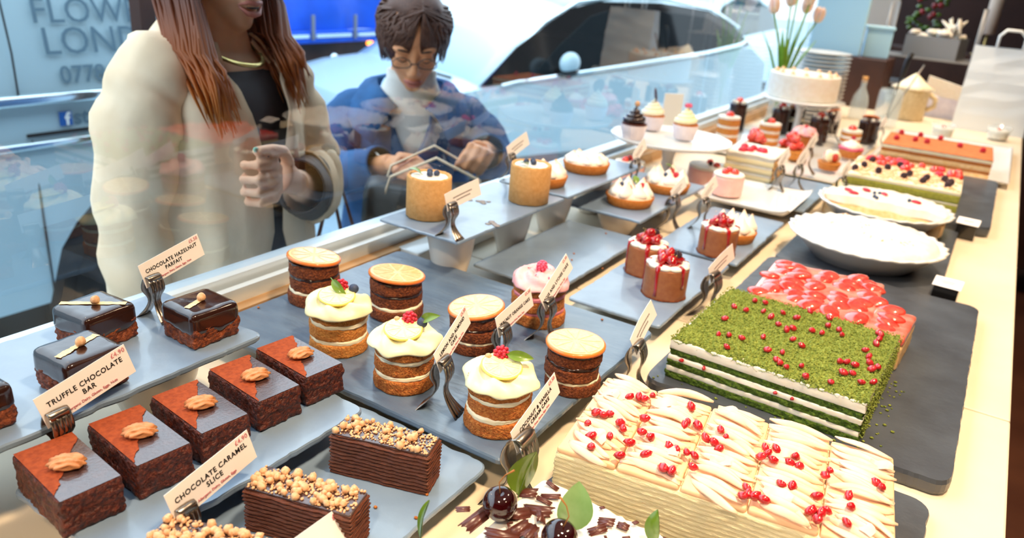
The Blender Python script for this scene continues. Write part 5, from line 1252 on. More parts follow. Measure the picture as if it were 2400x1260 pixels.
def head_parts(b, T):
    def E_(c, r, n=20, f=None): 
        q = MB(); ball(q, c, r, n, f); b.merge(q, T)
    E_((-.012, 0, .035), (.092, .074, .088), 28); E_((.022, 0, -.02), (.070, .062, .085), 28); E_((.040, 0, -.075), (.042, .040, .032)); E_((.060, 0, -.095), (.022, .022, .018))
    for s in (-1, 1):
        E_((.052, s * .036, -.022), (.028, .024, .028)); E_((.070, s * .032, .026), (.016, .026, .010)); E_((.0, s * .076, -.005), (.018, .009, .030)); E_((.094, s * .011, -.038), (.011, .008, .008)); E_((.072, s * .031, .006), (.018, .020, .012))
    q = MB(); tube(q, [(.076, 0, .028), (.088, 0, .004), (.103, 0, -.026), (.098, 0, -.038)], [.007, .009, .012, .010], 10); b.merge(q, T)
    E_((.084, 0, -.062), (.012, .023, .010))
def face_extras(t, T, lipm, open_=False, eyes_closed=False):
    def put(name, fn, m):
        b = MB(); fn(b); b2 = MB(); b2.merge(b, T); return obj(name, b2, m, t)
    put('lips', lambda b: (tube(b, [(.082, -.026, -.064), (.093, -.013, -.0585), (.096, 0, -.0605), (.093, .013, -.0585), (.082, .026, -.064)], [.001, .0038, .0042, .0038, .001], 8),
                           tube(b, [(.082, -.025, -.066), (.091, -.012, -.073 - .004 * open_), (.093, 0, -.0745 - .004 * open_), (.091, .012, -.073 - .004 * open_), (.082, .025, -.066)], [.001, .0045, .0055, .0045, .001], 8)), lipm)
    if open_: put('mouth_opening', lambda b: ball(b, (.0885, 0, -.067), (.006, .015, .0032), 10), M['black_cloth'])
    for s in (-1, 1):
        if not eyes_closed:
            put('eye', lambda b: ball(b, (.0835, s * .031, .006), (.008, .012, .006), 12), M['eye_white']); put('iris', lambda b: ball(b, (.0900, s * .031, .006), (.002, .005, .005), 10), M['black'])
        put('eyelashes', lambda b: tube(b, [(.082, s * .044, .002), (.091, s * .031, -.001 if eyes_closed else .012), (.085, s * .018, .002)], .0012, 6), M['brow'])
        put('eyebrow', lambda b: tube(b, [(.076, s * .050, .026), (.087, s * .034, .032), (.088, s * .016, .028)], [.001, .0028, .002], 6), M['brow'])
def hand_parts(b, wrist, palm, knuckles, fing, thumb, r=.0085):
    tube(b, [wrist, tuple((Vector(wrist) + Vector(palm)) / 2), palm], [.024, .028, .030], 12, flat=.6, up=tuple((Vector(knuckles[0]) - Vector(knuckles[-1])).cross(Vector(palm) - Vector(wrist)).normalized()))
    for k, f in zip(knuckles, fing):
        tube(b, [tuple(Vector(palm) * .5 + Vector(k) * .5), k] + f, [r * 1.25, r * 1.15] + [r * (1 - .08 * i) for i in range(len(f))], 10); ball(b, f[-1], r * .86, 10); ball(b, k, r * 1.2, 10)
        for q in f[:-1]: ball(b, q, r * 1.02, 10)
    tube(b, thumb, [r * 1.5, r * 1.35, r * 1.15, r][:len(thumb)], 10); ball(b, thumb[-1], r, 10)
def bake(name, b, m, t, vox, sm=6):
    o = obj(name, b, m, t); r_ = o.modifiers.new('r', 'REMESH'); r_.mode = 'VOXEL'; r_.voxel_size = vox; s_ = o.modifiers.new('s', 'SMOOTH'); s_.iterations = sm; s_.factor = .5
    bpy.context.view_layer.update(); dg = bpy.context.evaluated_depsgraph_get(); me = bpy.data.meshes.new_from_object(o.evaluated_get(dg)); o.modifiers.clear(); o.data = me
    me.polygons.foreach_set('use_smooth', [True] * len(me.polygons)); return o
def torso(b, rows, n=20):
    """rows of (z, cx, halfwidth y, halfdepth x)"""
    V = []; F = []
    for (z, cx, wy, dx) in rows:
        for k in range(n): a = 2 * pi * k / n; V.append((cx + dx * math.cos(a), wy * math.sin(a), z))
    for i in range(len(rows) - 1):
        for k in range(n): F.append((i * n + k, i * n + (k + 1) % n, (i + 1) * n + (k + 1) % n, (i + 1) * n + k))
    F.append(tuple(range(n - 1, -1, -1))); F.append(tuple((len(rows) - 1) * n + k for k in range(n))); b.add(V, F)

def slim(o, k, z0, z1):
    for v in o.data.vertices:
        q = k if v.co.z < z0 else 1 if v.co.z > z1 else k + (1 - k) * (v.co.z - z0) / (z1 - z0); v.co.y *= q
    for c in o.children: slim(c, k, z0, z1)
# --- woman in the beige coat
G = thing('person', 'person with long reddish brown hair in a beige coat, hand held at the chest', 'person', (-1.20, .918, STREET), R(2), 'people outside the window')
HC = Vector((.012, .006, 1.545)); HT = Matrix.Translation(HC) @ Matrix.Rotation(R(6), 4, 'Y')
b = MB(); head_parts(b, HT)
torso(b, [(.80, 0, .16, .10), (.92, 0, .165, .11), (1.05, 0, .135, .09), (1.2, 0, .15, .10), (1.30, 0, .165, .10), (1.36, -.005, .15, .085), (1.39, -.01, .09, .07), (1.43, 0, .058, .056), (1.52, .01, .052, .054)])
for s in (-1, 1): tube(b, [(0, s * .085, .88), (.0, s * .09, .5), (0, s * .09, .08)], [.085, .055, .038], 14); tube(b, [(-.03, s * .09, .04), (.12, s * .10, .03)], [.04, .03], 12, flat=.8)
tube(b, [(0, -.15, 1.36), (0, -.20, 1.30), (-.02, -.23, 1.08), (.0, -.24, .86)], [.05, .048, .040, .027], 14)
tube(b, [(0, .15, 1.36), (0, .20, 1.30), (.03, .235, 1.12), (.14, .14, 1.145), (.195, .045, 1.185)], [.05, .048, .042, .036, .025], 14)
kn = [(.226, -.052, 1.240), (.230, -.056, 1.219), (.228, -.054, 1.198), (.222, -.048, 1.178)]
hand_parts(b, (.195, .045, 1.185), (.212, -.010, 1.208), kn, [[(.226, -.092, 1.241), (.200, -.100, 1.238), (.188, -.082, 1.235)], [(.230, -.098, 1.218), (.202, -.106, 1.215), (.188, -.086, 1.213)],
    [(.226, -.094, 1.195), (.198, -.101, 1.192), (.186, -.082, 1.190)], [(.218, -.082, 1.174), (.195, -.088, 1.172), (.184, -.072, 1.170)]], [(.205, .015, 1.225), (.222, -.02, 1.254), (.226, -.055, 1.263), (.218, -.086, 1.262)])
kr = [(.02, -.235, .80), (.005, -.237, .795), (-.01, -.238, .797), (-.024, -.238, .802)]
hand_parts(b, (.0, -.24, .87), (.0, -.238, .83), kr, [[(x_ + .004, y_ + .008, z_ - .04), (x_ + .006, y_ + .02, z_ - .06), (x_ + .005, y_ + .026, z_ - .075)] for x_, y_, z_ in kr], [(.015, -.232, .85), (.035, -.225, .82), (.042, -.215, .79)])
bake('body', b, M['skin'], G, .0042)
face_extras(G, HT, M['lip'], open_=True)
b = MB(); ball(b, (.2205, -.090, 1.2655), (.0035, .007, .0045), 8); obj('thumb_nail', b, M['nail'], G)
b = MB(); torso(b, [(.95, 0, .172, .122), (1.05, 0, .150, .104), (1.2, 0, .160, .112), (1.30, 0, .172, .112), (1.335, -.005, .164, .104), (1.362, -.008, .135, .088)]); obj('black_blouse', b, M['black_cloth'], G)
b = MB(); torso(b, [(.45, 0, .20, .14), (.7, 0, .185, .135), (.92, 0, .175, .128), (1.03, 0, .152, .105)]); obj('black_skirt', b, M['black_cloth'], G)
b = MB(); torso(b, [(.04, .0, .03, .03), (.05, .0, .03, .03)]) 
K = 40; path = []
for k in range(K + 1):
    a = 2 * pi * k / K; path.append((.022 + .078 * math.cos(a), .066 * math.sin(a), 1.400 - .026 * math.cos(a)))
b = MB(); tube(b, path, .0042, 8, caps=False); obj('gold_collar_necklace', b, M['gold'], G)
# coat: open shell with folds
def coat_shell(rows, gap, folds, seed, n=64):
    V = []; F = []
    for i, (z, cx, wy, dx) in enumerate(rows):
        g = gap(z)
        for k in range(n + 1):
            a = g[0] + (2 * pi - g[0] - g[1]) * k / n
            fo = folds(z, a)
            V.append((cx + (dx + fo) * math.cos(a), (wy + fo) * math.sin(a), z + .004 * nz(a, z, 0, 3, seed)))
    for i in range(len(rows) - 1):
        for k in range(n): a = i * (n + 1) + k; F.append((a, a + 1, a + n + 2, a + n + 1))
    b = MB(); b.add(V, F); return b
def interp(tab, m):
    out = []
    for i in range(len(tab) - 1):
        for k in range(m): u = k / m; out.append(tuple(a + (c - a) * u for a, c in zip(tab[i], tab[i + 1])))
    return out + [tab[-1]]
rows = interp([(.50, 0, .27, .19), (.70, 0, .25, .175), (.9, 0, .230, .160), (1.05, 0, .215, .150), (1.2, 0, .205, .145), (1.30, 0, .200, .138), (1.36, -.005, .178, .118), (1.395, -.012, .128, .096), (1.42, -.018, .082, .078)], 5)
def gapf(z):
    def L_(pts):
        for (z0, g0), (z1, g1) in zip(pts, pts[1:]):
            if z <= z1: return g0 + (g1 - g0) * max(0, (z - z0)) / (z1 - z0)
        return pts[-1][1]
    return (L_([(.5, .42), (.95, .22), (1.08, .06), (1.2, .06), (1.34, .30), (1.42, .75)]), L_([(.5, .30), (.95, .30), (1.08, .04), (1.2, .06), (1.34, .30), (1.42, .75)]))
cs = coat_shell(rows, gapf, lambda z, a: (.016 * math.sin(a * 7 + z * 5) + .012 * math.sin(a * 13 + 2 + z * 3)) * max(.35, 1.5 - z) + .010 * nz(math.cos(a) * 2, math.sin(a) * 2, z * 1.5, 4), 1)
o = obj('coat', cs, M['coat_beige'], G); sm = o.modifiers.new('thick', 'SOLIDIFY'); sm.thickness = .004; ct = o
def sleeve(path, rad, amp, seed, n=28):
    P = []; rr = []
    K = 40
    for i in range(K + 1):
        u = i / K * (len(path) - 1); j = min(int(u), len(path) - 2); f_ = u - j
        P.append(tuple(a + (c - a) * f_ for a, c in zip(path[j], path[j + 1]))); rr.append(rad[j] + (rad[j + 1] - rad[j]) * f_)
    b = MB(); tube(b, P, rr, n, caps=False, f=lambda u, th: 1 + amp * math.sin(u * 42 + 2 * math.sin(th + seed) + seed) * (.4 + .6 * u) + amp * nz(math.cos(th), math.sin(th), u * 8, 2, seed)); return b
for nm, pth, rad, sd_ in (('right_sleeve', [(0, -.09, 1.385), (0, -.155, 1.350), (-.005, -.200, 1.27), (-.01, -.225, 1.12), (.0, -.235, .98), (.01, -.24, .86)], [.045, .072, .074, .068, .062, .055], 1),
                          ('left_sleeve', [(0, .09, 1.385), (0, .155, 1.350), (.005, .205, 1.26), (.03, .235, 1.15), (.085, .20, 1.125), (.130, .145, 1.14)], [.045, .072, .074, .070, .066, .062], 2)):
    o = obj(nm, sleeve(pth, rad, .085, sd_), M['coat_beige'], ct); sm = o.modifiers.new('thick', 'SOLIDIFY'); sm.thickness = .004
b = sleeve([(.115, .165, 1.135), (.150, .120, 1.152), (.178, .075, 1.170)], [.060, .054, .046], .02, 3); o = obj('black_cuff', b, M['black_cloth'], ct); sm = o.modifiers.new('thick', 'SOLIDIFY'); sm.thickness = .004
for s in (-1, 1):   # collar lapels
    b = MB(); V = []; F = []; K = 12
    for i in range(K + 1):
        u = i / K; a = s * (.55 + 2.3 * u); cx = -.018 + .082 * math.cos(a); cy = .086 * math.sin(a); z = 1.385 + .03 * u
        V += [(cx, cy, z + .022), (cx + .035 * math.cos(a), cy + .035 * math.sin(a), z - .012)]
    F = [(2 * i, 2 * i + 1, 2 * i + 3, 2 * i + 2) for i in range(K)]; b.add(V, F); o = obj('coat_collar', b, M['coat_beige'], ct); sm = o.modifiers.new('thick', 'SOLIDIFY'); sm.thickness = .003
for c in list(G.children): slim(c, .81, 1.40, 1.46)
def nudge(o):
    for v in o.data.vertices:
        if 1.0 < v.co.z < 1.32 and v.co.x > .09: v.co.y -= .042 * min(1, (v.co.x - .09) / .07)
for c in [x for x in bpy.data.objects if x.type == 'MESH' and (x.name in ('left_sleeve', 'black_cuff', 'thumb_nail') or (x.name == 'body' and x.parent == G))]: nudge(c)
# long hair in locks
hm = zgrad(mat('hair_red', '#5a2a18', rough=.42), [(0, '#e3963c'), (.28, '#b8601f'), (.58, '#5e2a14'), (1, '#341a12')], 1.24, 1.66)
b = MB(); rnd = random.Random(2)
q = MB(); ball(q, (-.022, 0, .045), (.100, .086, .092), 32, lambda x, y, z: 1 if (x < .55 or z > .5) else .82); b.merge(q, HT)
for k in range(230):
    s = -1 if rnd.random() < .55 else 1; u = rnd.random()          # u 0 front .. 1 back
    r0 = HT @ Vector((.055 - .12 * u, s * (.055 + .03 * math.sin(pi * u)), .085 - .02 * abs(u - .4)))
    r1 = HT @ Vector((.040 - .12 * u, s * (.084 + .006 * rnd.random()), -.02))
    if s < 0:   # right side lock falls over the chest, towards the middle
        e = Vector((.150 - .04 * u, -.072 - .050 * rnd.random(), 1.275 + rnd.uniform(-.015, .05))); mid = Vector((.112 - .09 * u, -.088 - .034 * rnd.random(), 1.40))
    else:
        e = Vector((.145 - .05 * u, .058 + .035 * rnd.random(), 1.305 + rnd.uniform(-.02, .055))); mid = Vector((.100 - .10 * u, .058 + .030 * rnd.random(), 1.42))
    w_ = rnd.uniform(-.006, .006)
    e.z += rnd.uniform(0, .05) * rnd.random(); P_ = [r0, r1, (r1 + mid) / 2 + Vector((.004, w_, 0)), mid, (mid + e) / 2 + Vector((.008, w_ * 1.5, 0)), e]
    tube(b, [tuple(p_) for p_ in P_], [.003, .0062, .0062, .0060, .0048, .0007], 6, flat=.5)
obj('long_hair', b, hm, G)
# handbag on her forearm
t = thing('handbag', 'brown leather handbag hanging by thin straps from the beige coat sleeve', 'bag', (-1.13, 1.12, -.50), R(80))
b = MB(); rbox(b, (.30, .12, .24), .03, (6, 4, 5), (0, 0, .12)); b.warp(lambda x, y, z: (x * (1 - .25 * z / .24), y * (1 - .4 * z / .24), z)); obj('bag_body', b, M['leather_brown'], t)
for s in (-1, 1): b = MB(); tube(b, [(-.09, s * .03, .22), (-.06, s * .03, .40), (.01, s * .015, .585), (.06, s * .03, .40), (.09, s * .03, .22)], .0045, 8); obj('bag_strap', b, M['leather_brown'], t)

# --- woman in the blue jacket looking into her bag
Wm = thing('person', 'person with short brown hair and glasses in a blue jacket, looking down', 'person', (-1.36, 1.66, STREET), R(-48), 'people outside the window')
HC = Vector((.112, .0, 1.372)); HT = Matrix.Translation(HC) @ Matrix.Rotation(R(30), 4, 'Y') @ Matrix.Scale(.96, 4)
b = MB(); head_parts(b, HT)
torso(b, [(.74, -.02, .15, .10), (.86, -.02, .155, .11), (.98, 0, .13, .09), (1.08, .01, .145, .10), (1.16, .015, .15, .10), (1.20, .02, .13, .08), (1.225, .03, .07, .06), (1.32, .075, .05, .05)])
for s in (-1, 1): tube(b, [(0, s * .08, .80), (.0, s * .085, .45), (0, s * .085, .07)], [.08, .052, .036], 14); tube(b, [(-.03, s * .085, .04), (.11, s * .095, .03)], [.038, .028], 12, flat=.8)
tube(b, [(.01, -.14, 1.17), (.04, -.20, 1.10), (.10, -.215, 1.02), (.22, -.12, 1.06), (.29, -.055, 1.10)], [.045, .044, .038, .032, .023], 14)
tube(b, [(.01, .14, 1.17), (.04, .20, 1.12), (.09, .225, 1.05), (.21, .205, 1.10), (.30, .17, 1.145)], [.045, .044, .038, .032, .023], 14)
k1 = [(.352, .004, 1.122), (.360, -.012, 1.110), (.358, -.030, 1.100), (.348, -.044, 1.090)]
hand_parts(b, (.29, -.055, 1.10), (.325, -.030, 1.108), k1, [[(x_ + .028, y_ + .022, z_ - .010), (x_ + .030, y_ + .034, z_ - .034), (x_ + .022, y_ + .036, z_ - .050)] for x_, y_, z_ in k1], [(.30, -.04, 1.12), (.325, .0, 1.122), (.350, .028, 1.108), (.362, .046, 1.094)])
k2 = [(.352, .130, 1.165), (.366, .146, 1.160), (.368, .164, 1.154), (.358, .180, 1.146)]
hand_parts(b, (.30, .17, 1.145), (.335, .155, 1.156), k2, [[(x_ + .024, y_ - .014, z_ - .018), (x_ + .016, y_ - .026, z_ - .040), (x_ + .002, y_ - .030, z_ - .048)] for x_, y_, z_ in k2], [(.31, .15, 1.15), (.325, .125, 1.142), (.343, .107, 1.122), (.350, .098, 1.108)])
bake('body', b, M['skin_w'], Wm, .0042)
face_extras(Wm, HT, M['lip'], eyes_closed=True)
b = MB(); q = MB()
for s in (-1, 1):
    tube(q, [(.098 - .006 * math.sin(a) ** 2, s * .033 + .024 * math.cos(a), -.002 + .016 * math.sin(a)) for a in [2 * pi * k / 24 for k in range(25)]], .0013, 6, caps=False); tube(q, [(.094, s * .057, .004), (.06, s * .074, .008), (.0, s * .080, .006)], .0014, 6)
tube(q, [(.099, -.010, .002), (.103, 0, .004), (.099, .010, .002)], .0013, 6); b.merge(q, HT); obj('glasses', b, M['black_gloss'], Wm)
b = MB(); torso(b, [(.95, 0, .142, .108), (1.08, .01, .152, .108), (1.16, .015, .156, .108), (1.20, .022, .13, .085), (1.225, .035, .085, .072), (1.27, .055, .066, .066), (1.295, .066, .064, .064)]); obj('white_roll_neck', b, M['wool_white'], Wm)
rows = interp([(.52, -.02, .20, .15), (.74, -.02, .195, .15), (.86, -.02, .185, .14), (1.0, 0, .172, .128), (1.12, .01, .172, .122), (1.17, .012, .160, .110), (1.205, .012, .120, .090), (1.235, .018, .088, .078)], 5)
cs = coat_shell(rows, lambda z: (.05 + max(0, z - 1.07) * 2.6,) * 2, lambda z, a: (.008 * math.sin(a * 8 + z * 5)) * max(.25, 1.3 - z) + .006 * nz(math.cos(a), math.sin(a), z, 4), 1)
o = obj('jacket', cs, M['denim'], Wm); sm = o.modifiers.new('thick', 'SOLIDIFY'); sm.thickness = .004; jk = o
for nm, pth, rad, sd_ in (('right_sleeve', [(.005, -.09, 1.20), (.01, -.145, 1.165), (.05, -.200, 1.095), (.10, -.218, 1.02), (.20, -.135, 1.052), (.268, -.075, 1.088)], [.042, .064, .064, .058, .050, .044], 4),
                          ('left_sleeve', [(.005, .09, 1.20), (.01, .145, 1.165), (.05, .205, 1.11), (.09, .226, 1.05), (.18, .215, 1.087), (.272, .182, 1.130)], [.042, .064, .064, .058, .050, .044], 5)):
    o = obj(nm, sleeve(pth, rad, .05, sd_), M['denim'], jk); sm = o.modifiers.new('thick', 'SOLIDIFY'); sm.thickness = .004
b = MB(); tube(b, [(.235 + .052 * math.cos(a) * .3, -.105 + .052 * math.cos(a) * .6, 1.068 + .05 * math.sin(a)) for a in [2 * pi * k / 16 for k in range(17)]], .005, 8, caps=False); obj('sleeve_buckle', b, M['steel'], jk)
for s in (-1, 1):
    rows_ = [((-.045, .050, 1.262), (-.075, .085, 1.215)), ((-.010, .088, 1.258), (-.020, .150, 1.205)), ((.040, .088, 1.250), (.060, .172, 1.180)), ((.085, .068, 1.232), (.135, .150, 1.150)), ((.120, .036, 1.205), (.172, .100, 1.118))]
    b = MB(); V = []; F = []
    for a, c in rows_:
        for k in range(5):
            u = k / 4; V.append((a[0] + (c[0] - a[0]) * u, s * (a[1] + (c[1] - a[1]) * u), a[2] + (c[2] - a[2]) * u + .020 * math.sin(pi * u)))
    F = [(i * 5 + k, i * 5 + k + 1, i * 5 + 6 + k, i * 5 + 5 + k) for i in range(4) for k in range(4)]
    b.add(V, F); o = obj('jacket_collar', b, M['denim'], jk); sm = o.modifiers.new('thick', 'SOLIDIFY'); sm.thickness = .005; sm.offset = 0
b = MB(); torso(b, [(.06, -.02, .12, .08), (.4, -.02, .14, .10), (.74, -.02, .17, .13), (.98, 0, .138, .098)]); obj('dark_trousers', b, M['denim_dark'], Wm)
b = MB(); rnd = random.Random(3); q = MB(); ball(q, (-.026, 0, .042), (.102, .084, .094), 32, lambda x, y, z: 1 if (x < .45 or z > .62) else .84)
for k in range(300):
    s = -1 if rnd.random() < .6 else 1; u = rnd.random(); part = Vector((.055 - .10 * rnd.random(), .016, .128))
    a = (.15 + 2.6 * u) * s; e = Vector((-.015 + .100 * math.cos(a), .088 * math.sin(a), .035 - .075 * min(1, abs(a) / 1.2) + rnd.uniform(-.012, .012)))
    md = (part + e) / 2; cc = Vector((-.02, 0, .03)); md = cc + (md - cc).normalized() * .103; m2 = cc + ((md * .4 + e * .6) - cc).normalized() * .100
    tube(q, [tuple(part), tuple(md), tuple(m2), tuple(e)], [.003, .0045, .0042, .0008], 6, flat=.5)
b.merge(q, HT); obj('short_hair', b, M['hair_brown'], Wm)
# her open handbag
t = thing('handbag', 'dark open handbag with cream straps and zip pull held by the person in blue', 'bag', (-1.055, 1.385, -.33), R(40))
b = MB(); rbox(b, (.36, .14, .34), .035, (8, 4, 6), (0, 0, .17)); b.warp(lambda x, y, z: (x * (1 - .12 * z / .34), y * (1 - .2 * z / .34), z + .02 * (x / .18) ** 2 * (z > .2))); obj('bag_body', b, M['black'], t)
for s in (-1, 1): b = MB(); tube(b, [(-.12, s * .045, .30), (-.10, s * .05, .37), (0, s * .06, .42), (.10, s * .05, .37), (.12, s * .045, .30)], .006, 8, flat=.5); obj('bag_strap', b, M['coat_beige'], t)
b = MB(); [tube(b, [(.02 + .018 * k + .012 * math.cos(a), -.068, .315 + .012 * math.sin(a)) for a in [2 * pi * q_ / 12 for q_ in range(13)]], .0028, 6, caps=False) for k in range(4)]; obj('metal_chain', b, M['steel'], t)

# ================================================================ street: van, lorry, cars
def car_glass(): return M['car_glass']
mk('car_glass', '#1c2326', rough=.06, spec=.4); mk('van_silver', '#b0cbd6', rough=.35, metal=.1, coat=.3); mk('chrome', '#e6f4f8', rough=.12, metal=.9); mk('tyre', '#191718', rough=.8)
mk('tarp', '#0558d8', '#0449b8', scale=3, rough=.5, bump=.01, bscale=5); mk('car_white', '#cfe6ee', rough=.25, coat=.6); mk('car_blue_grey', '#c0d8e0', rough=.35, coat=.3); mk('glow_orange', '#ff8a30', emit=3.0); mk('van_ink', '#5f7b8c', rough=.6); mk('fb_blue', '#1f5fae', rough=.5); mk('windscreen', '#d6f0f5', rough=.30, coat=.3)  # windscreen: the sky it would reflect is painted in as pale cyan
def wheel(t, x, y, r, face=1):
    b = MB(); lathe(b, [(0, -.1), (r * .6, -.1), (r * .95, -.095), (r, -.07), (r, .07), (r * .95, .095), (r * .62, .1), (r * .6, .06), (0, .06)], 40); w_ = obj('wheel', b, M['tyre'], t, (x, y, r), (0, R(90), 0))
    b = MB(); lathe(b, [(0, .07), (r * .2, .075), (r * .55, .085), (r * .58, .06), (0, .05)], 30); obj('hub_cap', b, M['grey_metal'], w_)
VX = -2.5
t = thing('delivery_van', 'silver florist van with FLOWERS LONDON lettering parked at the left', 'van', (VX, 0, STREET), 0)
b = MB(); L0, L1 = -2.2, 2.14
V = []; F = []; 
pr_ = [(0, .40), (0, .55), (.012, .9), (0, 1.06), (-.03, 1.2), (-.12, 1.75), (-.25, 1.95), (-1.6, 1.95), (-1.72, 1.75), (-1.78, .9), (-1.78, .40)]
arch_y, arch_r = 1.62, .42
ys = [L0, -1.5, -1, -.5, 0, .4] + [arch_y - arch_r + arch_r * 2 * k / 14 for k in range(15)] + [2.10, L1]
ys = sorted(set(y for y in ys if y <= L1))
n = len(pr_)
for y in ys:
    for (x, z) in pr_:
        e = 0
        if z < .6 and abs(y - arch_y) < arch_r and x > -.1:
            e = math.sqrt(arch_r ** 2 - (y - arch_y) ** 2)
            z = max(z, .34 + e if z < .4 else max(z, .36 + e))
        V.append((x, y, z))
for i in range(len(ys) - 1):
    for k in range(n): a = i * n + k; c = i * n + (k + 1) % n; F.append((a, c, c + n, a + n))
F.append(tuple(range(n))); F.append(tuple((len(ys) - 1) * n + k for k in range(n - 1, -1, -1))); b.add(V, F); obj('van_body', b, M['van_silver'], t, smooth='auto')
b = MB(); box(b, (.5, .80, .70), (-.30, arch_y, .40)); box(b, (1.6, 4.2, .16), (-.88, 0, .34)); obj('wheel_arch_liner', b, M['tyre'], t, smooth=False)
wheel(t, -.14, arch_y + .0, .33); wheel(t, -.14, -1.5, .33)
b = MB(); rbox(b, (.03, L1 - L0 - .2, .035), .01, (1, 8, 1), (.022, (L0 + L1) / 2, 1.075)); obj('side_rail', b, M['chrome'], t)
b = MB(); rbox(b, (.02, 1.2, .025), .008, (1, 8, 1), (.02, 1.10, .935)); rbox(b, (.02, 2.6, .012), .005, (1, 8, 1), (.012, -.4, .95)); obj('lower_trim', b, M['chrome'], t)
b = MB(); rbox(b, (.010, .5, .010), .003, (1, 2, 1), (.012, 1.45, .965)); rbox(b, (.006, .006, .62), .002, (1, 1, 6), (.006, 1.215, .64)); rbox(b, (.004, .006, .75), .002, (1, 1, 6), (-.002, 1.20, 1.46)); b.warp(lambda x, y, z: (x + (-.16 * (z - 1.2) if z > 1.2 else 0), y, z)); obj('door_gap', b, M['tyre'], t)
RV = (R(90), 0, R(90)); tilt = R(90 - 9)
def vtext(s, size, y, z, m='van_ink', bold=0, al='LEFT'):
    x = .008 if z < 1.05 else -.03 - (z - 1.2) * .163 + .012
    text('lettering', s, size, M[m], t, (x, y, z), (R(90 - (9 if z > 1.1 else 0)), 0, R(90)), align=al, extrude=.001, bold=bold)
vtext('STORM', .120, 1.30, 1.42); vtext('FLOWERS', .108, 1.285, 1.325); vtext('LONDON', .118, 1.30, 1.235); vtext('07786', .075, 1.335, 1.135, bold=.001)
vtext('storm', .072, 1.352, 1.005, bold=.001); vtext('storm*of', .075, 1.275, .905)
b = MB(); rbox(b, (.004, .040, .045), .001, (1, 1, 1)); lg = obj('logo_square', b, M['fb_blue'], t, (.012, 1.325, 1.005)); text('letter_f', 'f', .055, M['white_paint'], lg, (.003, .004, -.002), (R(90), 0, R(90)), bold=.002)
t = thing('street_post', 'dark square post standing between the van and the person in beige', 'post', (-2.28, 1.49, STREET), 0)
b = MB(); rbox(b, (.055, .055, 2.4), .004, (1, 1, 1), (0, 0, 1.2)); obj('post_shaft', b, M['dark_wood'], t, smooth=False)
b = MB(); rbox(b, (.10, .10, .05), .004, (1, 1, 1), (0, 0, .025)); obj('post_base', b, M['dark_wood'], t, smooth=False)
# lorry with a blue tarpaulin
TX = -5.0
t = thing('lorry', 'lorry with a bright blue tarpaulin side and an orange marker light', 'lorry', (TX, 0, STREET), 0)
b = MB(); NY, NZ = 60, 16; V = []; F = []
for i in range(NY + 1):
    for j in range(NZ + 1):
        y = 2.2 + 3.85 * i / NY; z = .93 + 1.9 * j / NZ; V.append((.025 * math.sin(y * 9) * (1 - j / NZ) + .03 * nz(y, z, 0, 2.2) - .0, y, z))
for i in range(NY):
    for j in range(NZ): a = i * (NZ + 1) + j; F.append((a, a + NZ + 1, a + NZ + 2, a + 1))
b.add(V, F); box(b, (2.2, 3.85, 1.9), (-1.18, 4.125, 1.88)); obj('tarpaulin', b, M['tarp'], t)
b = MB(); rbox(b, (.06, 3.85, .10), .01, (1, 1, 1), (.02, 4.125, .88)); obj('side_board', b, M['tarp'], t, smooth=False)
b = MB(); [rbox(b, (.01, .42, .028), .003, (1, 1, 1), (.055, 2.5 + .5 * k, .89)) for k in range(8)]; obj('reflective_stripe', b, M['car_white'], t, smooth=False)
b = MB(); [rbox(b, (.02, .03, .20), .003, (1, 1, 1), (.06, 2.75 + .5 * k, .96)) for k in range(7)]; obj('tarp_strap', b, M['grey_metal'], t, smooth=False)
b = MB(); box(b, (2.0, 3.8, .34), (-1.1, 4.1, .66)); obj('chassis', b, M['dark_wood'], t, smooth=False)
p = atx(868, 101, TX + .08); b = MB(); rbox(b, (.03, .07, .035), .01, (2, 2, 2)); obj('marker_light', b, M['glow_orange'], t, (.075, p.y, p.z - STREET))
p = atx(792, 138, TX + .05); b = MB(); ball(b, (0, 0, 0), (.03, .05, .05), 16); obj('round_reflector', b, M['chrome'], t, (.0, p.y, p.z - STREET))
b = MB(); rbox(b, (.05, 2.3, .22), .02, (1, 1, 1), (-.02, 4.3, .50)); obj('side_guard', b, M['car_white'], t)
for y in (2.8, 5.7): wheel(t, -.2, y, .42)
# silver car nearest on the far right of the street
def car_body(t, CX, prof, L_, W_, m, beltz):
    pass
CXs = -2.5
t = thing('silver_car', 'silver blue car with bright windscreen parked behind the person in blue', 'car', (CXs, 0, STREET), 0)
Wd = 1.75
def yz(px, py): p = atx(px, py, CXs); return (p.y, p.z - STREET)
low = [(3.05, .45), (3.02, .62), (3.10, .74), (3.55, .90), (3.78, .93)]
b = MB()   # lower body (bonnet line to belt line), side plane x=0
side = [(2.98, .30), (2.95, .60), (3.05, .76), (3.45, .88), (3.80, .93), (4.3, .95), (5.2, .985), (6.0, 1.03), (6.75, 1.08), (7.0, .95), (7.05, .6), (7.0, .30)]
def sweep(b, side, xs, m=0):
    V = []; F = []; n = len(side); cy = 5.0
    for (x, k, dz) in xs: V += [(x, cy + (y - cy) * k, z + dz * (z - .3)) for (y, z) in side]
    for i in range(len(xs) - 1):
        for q in range(n): a = i * n + q; c = i * n + (q + 1) % n; F.append((a, c, c + n, a + n))
    F.append(tuple(range(n))[::-1]); F.append(tuple((len(xs) - 1) * n + q for q in range(n))); b.add(V, F, m)
sweep(b, side, [(.0, .97, -.03), (-.04, .99, 0), (-.25, 1.0, .03), (-Wd / 2, 1.01, .05), (-Wd + .25, 1.0, .03), (-Wd + .04, .99, 0), (-Wd, .97, -.03)]); obj('car_body', b, M['car_blue_grey'], t, smooth='auto')
b = MB()   # roof and glasshouse
